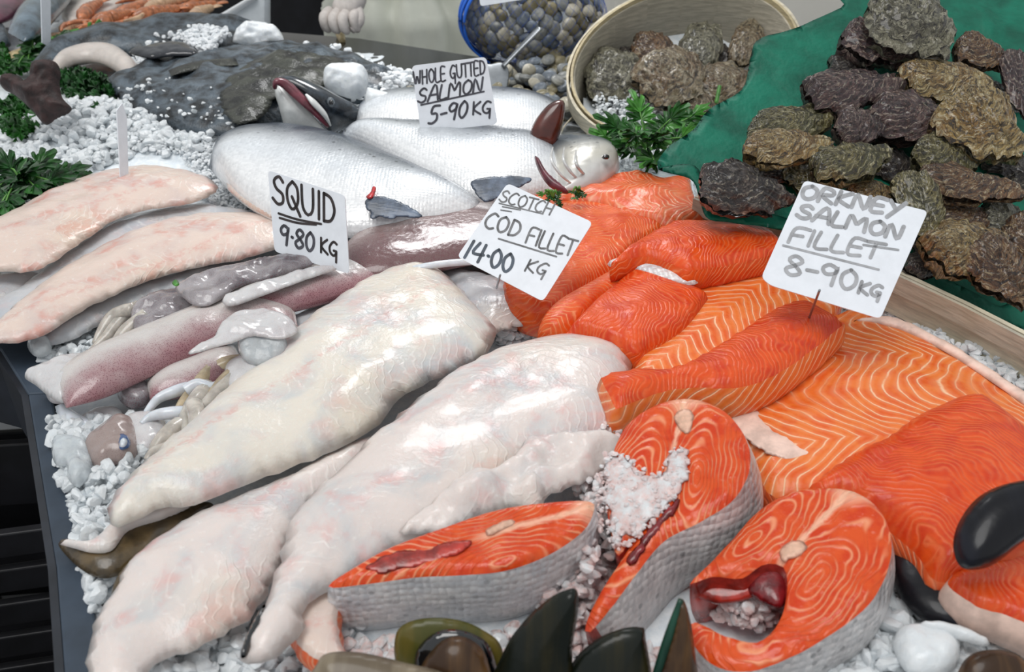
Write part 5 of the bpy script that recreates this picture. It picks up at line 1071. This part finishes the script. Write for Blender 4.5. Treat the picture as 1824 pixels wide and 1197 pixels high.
lump([(1590, 1150), (1600, 1125), (1650, 1122), (1690, 1140), (1710, 1165), (1690, 1200), (1620, 1200)], .03, G, .01, 'large rounded ice lump at the bottom right', 'ice')
lump([(1640, 1110), (1700, 1118), (1760, 1142), (1750, 1152), (1690, 1135), (1645, 1122)], .01, G, .03, 'flat ice sliver above the large rounded lump', 'ice')
slab('slush', [(1085, 815), (1120, 822), (1150, 850), (1180, 845), (1195, 808), (1222, 800), (1226, 842), (1198, 890), (1150, 935), (1105, 960), (1085, 930), (1076, 870)], .004, M['icepink'], tA, -.001, parent=sA, rag=.005, amp=.002, ns=120, ep=.8)
IP('crushed_ice', [(1085, 800), (1120, 815), (1170, 850), (1195, 800), (1225, 795), (1228, 845), (1195, 900), (1140, 960), (1100, 985), (1060, 930), (1060, 850)], 420, .0012, .0035, 0, .002, M['icepink'], 'pink slush lying on the left half of the upright steak', tA, seed=31, usebed=False)
# ------------------------------------------------------------------ parsley
def leafgeo(c, d, up, L, W, rnd_, curl=.3):
    """one three-lobed toothed leaflet, creased along the veins"""
    d = d.normalized(); s = d.cross(up).normalized(); n = s.cross(d)
    out = [(0, 0)]; 
    lob = [(-62, .62), (-28, .80), (0, 1.0), (28, .80), (62, .62)]
    pts = []
    for li, (a, r) in enumerate(lob):
        for da, rr in ((-14, .62), (-7, .93), (0, 1.0), (7, .93), (14, .62)): pts.append((a+da, r*rr*rnd_.uniform(.92, 1.06)))
    for a, r in pts:
        x = math.sin(math.radians(a))*r*W/L*1.1; y = math.cos(math.radians(a))*r; out.append((x*L, y*L))
    vs = [c]
    for i, (x, y) in enumerate(out[1:]):
        z = -curl*(x*x+y*y)/L + .06*L*math.sin(i*2.1)
        vs.append(c+s*x+d*y+n*z)
    mid = [c+s*(x*.55)+d*(y*.55)+n*(-curl*.3*(x*x+y*y)/L+(.07*L if i % 5 == 2 else -.02*L)) for i, (x, y) in enumerate(out[1:])]
    k = len(out)-1; vs += mid; fs = []
    for i in range(k-1):
        fs.append((0, 1+k+i, 2+k+i)); fs.append((1+k+i, 1+i, 2+i, 2+k+i))
    return vs, fs
def sprig(base, tips, label, cat='parsley', group=None, L=.03, seed=1, mats=('leaf', 'leafl')):
    rnd_ = random.Random(seed); e = empty('parsley_sprig', base, (label, cat)+((group,) if group else ()))
    for t in tips:
        t = Vector(t); base = Vector(base); m_ = base.lerp(t, .5)+Vector((0, 0, .008))
        tube('stem', [base, m_, t], [.0016, .0014, .001], M['stem'], e, seg=6, n=8)
        d0 = (t-base).normalized()
        for k in range(5):
            a = math.radians((-80, -38, 0, 38, 80)[k]+rnd_.uniform(-12, 12)); side = d0.cross(Vector((0, -.3, 1))).normalized()
            d = d0*math.cos(a)+side*math.sin(a)+Vector((0, 0, rnd_.uniform(-.1, .25)))
            c = t-d0*(.010*abs(k-2)); up = Vector((rnd_.uniform(-.4, .4), rnd_.uniform(-.9, 0), 1))
            vs, fs = leafgeo(c, d, up, L*rnd_.uniform(.75, 1.05)*(1 if k == 2 else .8), L*.9, rnd_)
            o = mk('leaf', vs, fs, M[mats[0] if rnd_.random() < .75 else mats[1]], None, e, False); s_ = o.modifiers.new('th', 'SOLIDIFY'); s_.thickness = .0005
    return e
sprig(P(1150, 275, .05), [P(1100, 228, .09), P(1140, 200, .10), P(1195, 212, .10), P(1235, 205, .09), P(1170, 245, .10), P(1120, 262, .08), P(1080, 245, .07), P(1165, 285, .08), P(1215, 245, .09), P(1130, 235, .11)], 'large flat leaf parsley sprig in front of the round basket', L=.036, seed=2)
sprig(P(40, 330, .04), [P(120, 308, .05), P(135, 325, .05), P(70, 295, .06), P(20, 300, .06), P(0, 330, .05), P(60, 330, .06), P(10, 360, .05), P(-10, 385, .04), P(90, 322, .06), P(40, 312, .065)], 'flat leaf parsley sprig at the far left above the pink fillet', L=.042, seed=5, mats=('leafd', 'leaf'))
ptube('parsley_stalk', [(1276, 183, .07), (1279, 168, .08), (1282, 153, .09)], [.003, .003, .0028], M['leafl'], T=('cut green parsley stalk against the green paper', 'parsley'))
sprig(P(985, 352, .08), [P(968, 347, .085), P(980, 346, .085), P(992, 347, .085)], 'bit of parsley behind the top corner of the cod card', L=.009, seed=7)
sprig(P(1030, 345, .08), [P(1020, 342, .085), P(1033, 341, .085)], 'tiny bit of parsley behind the farthest salmon fillet', L=.009, seed=8)
sprig(P(60, 95, .02), [P(30, 118, .03), P(60, 85, .04), P(95, 80, .04), P(110, 65, .05), P(50, 108, .03), P(8, 122, .03), P(160, 60, .05), P(60, 68, .04)], 'parsley behind the forked brown lump', L=.045, seed=9)
def curly(poly, n, hh, label, seed, mat='leafd'):
    rnd_ = random.Random(seed); vs, fs = [], []; pa = np.array(poly, float); k = 0
    e = empty('curly_parsley', P(pa[:, 0].mean(), pa[:, 1].max(), 0), (label, 'parsley'))
    while k < n:
        x, y = rnd_.uniform(pa[:, 0].min(), pa[:, 0].max()), rnd_.uniform(pa[:, 1].min(), pa[:, 1].max())
        if not inside(np.array([x]), np.array([y]), pa)[0]: continue
        k += 1; c = P(x, y, rnd_.uniform(.01, hh)); r = rnd_.uniform(.007, .013); ax = Vector((rnd_.uniform(-1, 1), rnd_.uniform(-1.3, .3), 1)).normalized(); e1 = ax.cross(Vector((1, 0, 0))).normalized(); e2 = ax.cross(e1)
        b0 = len(vs); na = 18; vs.append(c)
        for ring_ in (0.5, 1):
            for j in range(na):
                t = j/na*2*math.pi; vs.append(c+(e1*math.cos(t)+e2*math.sin(t))*r*ring_*rnd_.uniform(.85, 1.1)+ax*(r*.45*ring_*math.sin(j*2.1+k)))
        for j in range(na): fs.append((b0, b0+1+j, b0+1+(j+1) % na)); fs.append((b0+1+j, b0+1+na+j, b0+1+na+(j+1) % na, b0+1+(j+1) % na))
    o = mk('leaf_mass', vs, fs, M[mat], None, e, False); o['kind'] = 'stuff'
curly([(105, 130), (135, 125), (180, 135), (200, 160), (205, 195), (170, 195), (140, 180), (115, 160)], 260, .06, 'dark curly parsley right of the forked brown lump', 3)
curly([(5, 185), (25, 170), (50, 185), (70, 210), (60, 230), (35, 245), (8, 235)], 200, .05, 'bright curly parsley under the forked brown lump', 4, 'leaf')
curly([(-10, 60), (10, 95), (20, 125), (-10, 130)], 60, .04, 'parsley tuft at the left frame edge', 6, 'leaf')
slab('parsley_leaf', [(306, 504), (312, 498), (318, 501), (319, 508), (312, 510)], .003, M['leafl'], h=.075, T=('tiny loose parsley leaf on the mottled squid fin', 'parsley'))
# ------------------------------------------------------------------ price cards with handwriting
FONT = {'A': ([[(0, 0), (.35, 1), (.55, 1), (.7, 0)], [(.1, .4), (.65, .4)]], .8), 'C': ([[(.6, .9), (.35, 1), (.05, .6), (.05, .2), (.3, 0), (.55, .1)]], .7), 'D': ([[(.05, 0), (.1, 1)], [(.1, 1), (.45, .9), (.6, .5), (.4, .1), (.05, 0)]], .7),
    'E': ([[(.55, 1), (.1, 1), (.03, 0), (.5, 0)], [(.07, .5), (.45, .5)]], .65), 'F': ([[(.65, 1), (.12, .95), (0, 0)], [(.05, .5), (.45, .52)]], .65), 'G': ([[(.6, .9), (.35, 1), (.05, .6), (.08, .2), (.35, .05), (.55, .35), (.35, .4)], [(.55, .4), (.5, -.35)]], .75),
    'H': ([[(0, 0), (.08, 1)], [(.5, 0), (.6, 1)], [(.05, .5), (.55, .5)]], .75), 'I': ([[(.1, 0), (.15, 1)]], .3), 'K': ([[(.03, 0), (.08, 1)], [(.55, 1), (.08, .45), (.55, 0)]], .68), 'L': ([[(.1, 1), (.03, 0), (.5, 0)]], .62),
    'M': ([[(0, 0), (.08, 1), (.4, .4), (.4, .4), (.72, 1), (.8, 0)]], .95), 'N': ([[(0, 0), (.08, 1), (.5, 0), (.6, 1)]], .75), 'O': ([[(.35, 1), (.08, .75), (.08, .25), (.3, 0), (.58, .25), (.6, .75), (.35, 1)]], .75),
    'Q': ([[(.35, 1), (.08, .7), (.08, .25), (.3, 0), (.58, .3), (.58, .8), (.35, 1)], [(.3, .45), (.68, -.15)]], .78), 'R': ([[(.0, 0), (.1, 1), (.5, .9), (.5, .6), (.1, .48), (.55, 0)]], .7), 'S': ([[(.55, .85), (.35, 1), (.1, .8), (.2, .55), (.5, .4), (.5, .12), (.25, 0), (0, .15)]], .68),
    'T': ([[(-.05, .98), (.65, 1)], [(.3, 1), (.25, 0)]], .62), 'U': ([[(.03, 1), (.05, .25), (.3, 0), (.55, .25), (.6, 1)]], .75), 'W': ([[(0, 1), (.15, 0), (.38, .7), (.6, 0), (.8, 1)]], .95), 'Y': ([[(.03, 1), (.3, .5)], [(.65, 1), (.1, -.25)]], .7),
    '5': ([[(.6, 1), (.2, 1), (.12, .6), (.45, .55), (.5, .2), (.25, 0), (0, .05)]], .7), '9': ([[(.5, .9), (.25, 1), (.05, .75), (.2, .5), (.5, .65), (.52, .95), (.45, 0)]], .68), '8': ([[(.35, .5), (.1, .75), (.3, 1), (.55, .8), (.3, .5), (.05, .25), (.25, 0), (.55, .2), (.35, .5)]], .7),
    '0': ([[(.3, 1), (.07, .7), (.07, .25), (.28, 0), (.52, .3), (.52, .75), (.3, 1)]], .68), '1': ([[(.05, 0), (.3, 1)]], .42), '4': ([[(.25, 1), (.0, .4), (.6, .45)], [(.6, 1), (.4, 0)]], .75), '-': ([[(.05, .45), (.4, .48)]], .5), '.': ([[(.1, .5), (.16, .48)]], .3), ' ': ([], .45)}
def write(par, pl, txt, p0, p1, up, wd, mat, hh=.0009, name='writing'):
    tot = sum(FONT[c][1] for c in txt); vs, fs = [], []
    dx, dy = (p1[0]-p0[0])/tot, (p1[1]-p0[1])/tot; x0 = 0; strokes = []
    for c in txt:
        for s_ in FONT[c][0]: strokes.append([(p0[0]+dx*(x0+a)+up[0]*b, p0[1]+dy*(x0+a)+up[1]*b) for a, b in s_])
        x0 += FONT[c][1]
    inkstrokes(par, pl, strokes, wd, mat, hh, name)
def inkstrokes(par, pl, strokes, wd, mat, hh=.0009, name='writing'):
    vs, fs = [], []
    for s_ in strokes:
        A = [pl.w(*pl.hit(x, y, hh), hh) for x, y in (spline(s_, max(8, len(s_)*4)) if len(s_) > 2 else s_)]
        sc_ = (pl.P(*s_[0], hh)-CO).length/FPX; r = wd*sc_/2; L = []; Rr = []
        for i, p in enumerate(A):
            t = (A[min(i+1, len(A)-1)]-A[max(i-1, 0)]).normalized(); q = t.cross(pl.n).normalized()*r; L.append(p+q); Rr.append(p-q)
        b0 = len(vs); n = len(A)
        for l, r_ in zip(L, Rr): vs += [l, r_]
        for i in range(n-1): fs.append((b0+2*i, b0+2*i+1, b0+2*i+3, b0+2*i+2))
        for p in (A[0], A[-1]):
            c0 = len(vs); vs += [p+(pl.e1*math.cos(k*math.pi/4)+pl.e2*math.sin(k*math.pi/4))*r+pl.n*.0001 for k in range(8)]; fs.append(tuple(range(c0, c0+8)))
    return mk(name, vs, fs, mat, [(v[0], v[1]) for v in vs], par, False)
def card(corners, base, h, elev, az, label, pin=None, rc=5, clip=None):
    bx, by = base; pl = tilt(bx, by, h, elev, az)
    # rounded corners in pixels
    out = []; n = len(corners)
    for i in range(n):
        p, a, b = Vector(corners[i]), Vector(corners[i-1]), Vector(corners[(i+1) % n]); r = rc
        u, v_ = (a-p).normalized()*r, (b-p).normalized()*r
        for t in (0, .25, .5, .75, 1): out.append(tuple((p+u)*(1-t)**2+p*2*t*(1-t)+(p+v_)*t*t))
    A = [pl.w(*pl.hit(x, y, .0005), .0005) for x, y in out]; B_ = [p-pl.n*.0012 for p in A]; k = len(A)
    e = empty('price_card', P(bx, by, h-.03), (label, 'price card'))
    fs = [tuple(range(k)), tuple(range(2*k-1, k-1, -1))]+[(i, k+i, k+(i+1) % k, (i+1) % k) for i in range(k)]
    f0 = (A[5]-A[0]).cross(A[10]-A[5])
    if f0.dot(pl.n) < 0: fs = [f[::-1] for f in fs]
    cd = mk('card', A+B_, fs, M['card'], [(p.x, p.z) for p in A+B_], e, False)
    if pin:
        (x0, y0), (x1, y1), hp = pin; a = pl.P(x0, y0, -.002); b_ = P(x1, y1, hp); tube('pin', [a+(a-b_)*.6, a, b_, b_+(b_-a).normalized()*.02], [.0011]*4, M['steel'], e, seg=8, n=8)
    return cd, pl
e, pl = card([(733, 117), (866, 101), (887, 221), (750, 236)], (820, 236), .085, 22, 5, 'white card reading whole gutted salmon, standing in the far salmon', ((820, 228), (821, 240), .09), 9)
write(e, pl, 'WHOLE GUTTED', (738, 152), (866, 131), (-2, -24), 3, M['ink_k']); write(e, pl, 'SALMON', (744, 184), (862, 162), (2, -25), 3.6, M['ink_k'])
inkstrokes(e, pl, [[(750, 187), (862, 163)]], 3, M['ink_k']); write(e, pl, '5-90', (763, 221), (834, 208), (4, -30), 4, M['ink_k']); write(e, pl, 'KG', (842, 204), (878, 202), (0, -22), 3.6, M['ink_k'])
e, pl = card([(477, 303), (614, 348), (622, 488), (489, 448)], (556, 475), .055, 20, -28, 'white card reading squid, standing between fillets and squid', None, 8)
write(e, pl, 'SQUID', (486, 360), (600, 402), (-2, -50), 5.5, M['ink_d']); inkstrokes(e, pl, [[(496, 380), (530, 391), (572, 399)], [(498, 388), (530, 397), (563, 400)]], 4, M['ink_d'])
write(e, pl, '9.80', (498, 433), (562, 450), (1, -33), 5.5, M['ink_k']); write(e, pl, 'KG', (571, 449), (604, 460), (-1, -26), 4.5, M['ink_d'])
e, pl = card([(904, 326), (1056, 396), (967, 537), (814, 457)], (890, 500), .085, 48, -12, 'white card reading scotch cod fillet, leaning over the salmon', ((889, 497), (886, 508), .06), 9)
write(e, pl, 'SCOTCH', (888, 358), (984, 384), (8, -20), 3, M['ink_g']); inkstrokes(e, pl, [[(889, 362), (967, 381)], [(895, 368), (927, 374)], [(892, 374), (911, 377)]], 2.2, M['ink_g'])
write(e, pl, 'COD', (861, 404), (924, 424), (10, -27), 4.2, M['ink_g']); write(e, pl, 'FILLET', (936, 432), (1020, 457), (9, -28), 3.8, M['ink_g']); inkstrokes(e, pl, [[(888, 425), (991, 457)]], 3, M['ink_g'])
write(e, pl, '14.00', (826, 458), (912, 488), (9, -32), 5.5, M['ink_b']); write(e, pl, 'KG', (934, 482), (974, 492), (9, -20), 3.5, M['ink_g'])
e, pl = card([(1433, 321), (1653, 376), (1568, 568), (1372, 508), (1356, 494)], (1450, 545), .125, 50, -8, 'white card reading orkney salmon fillet, nearest of the cards', ((1452, 538), (1440, 570), .088), 9)
write(e, pl, 'ORKNEY', (1424, 352), (1608, 385), (8, -23), 7, M['ink_l']); write(e, pl, 'SALMON', (1418, 386), (1608, 428), (8, -23), 7, M['ink_l']); write(e, pl, 'FILLET', (1404, 431), (1568, 462), (9, -27), 6, M['ink_l'])
inkstrokes(e, pl, [[(1395, 437), (1565, 480)], [(1538, 436), (1600, 445)]], 4, M['ink_l']); write(e, pl, '8-90', (1395, 486), (1528, 520), (8, -34), 6.5, M['ink_l']); write(e, pl, 'KG', (1528, 521), (1572, 531), (5, -20), 6, M['ink_l'])
def edgecard(cor, base, h, label, az=75):
    pl = tilt(base[0], base[1], h, 5, az); A = [pl.w(*pl.hit(x, y)) for x, y in cor]; B_ = [p-pl.n*.0012 for p in A]; k = len(A)
    e = empty('price_card', P(base[0], base[1], h), (label, 'price card')); mk('card', A+B_, [tuple(range(k)), tuple(range(2*k-1, k-1, -1))]+[(i, k+i, k+(i+1) % k, (i+1) % k) for i in range(k)], M['card'], [(0, 0)]*2*k, e, False)
    return e, pl
edgecard([(208, 197), (218, 184), (226, 208), (229, 310), (215, 326)], (216, 326), .06, 'white card seen almost edge on, stuck in the far left fillet')
e, pl = edgecard([(72, -40), (90, -40), (91, 85), (75, 76)], (82, 84), .05, 'pale card seen almost edge on, at the top left corner'); ptube('pin', [(85, 80, .045), (86, 96, .04), (83, 112, .04)], [.001]*3, M['steel'], parent=e, seg=6)
card([(845, -60), (938, -66), (938, -2), (856, 11)], (895, 12), .17, 22, 5, 'lower edge of a white card above the blue net bag', None, 5)
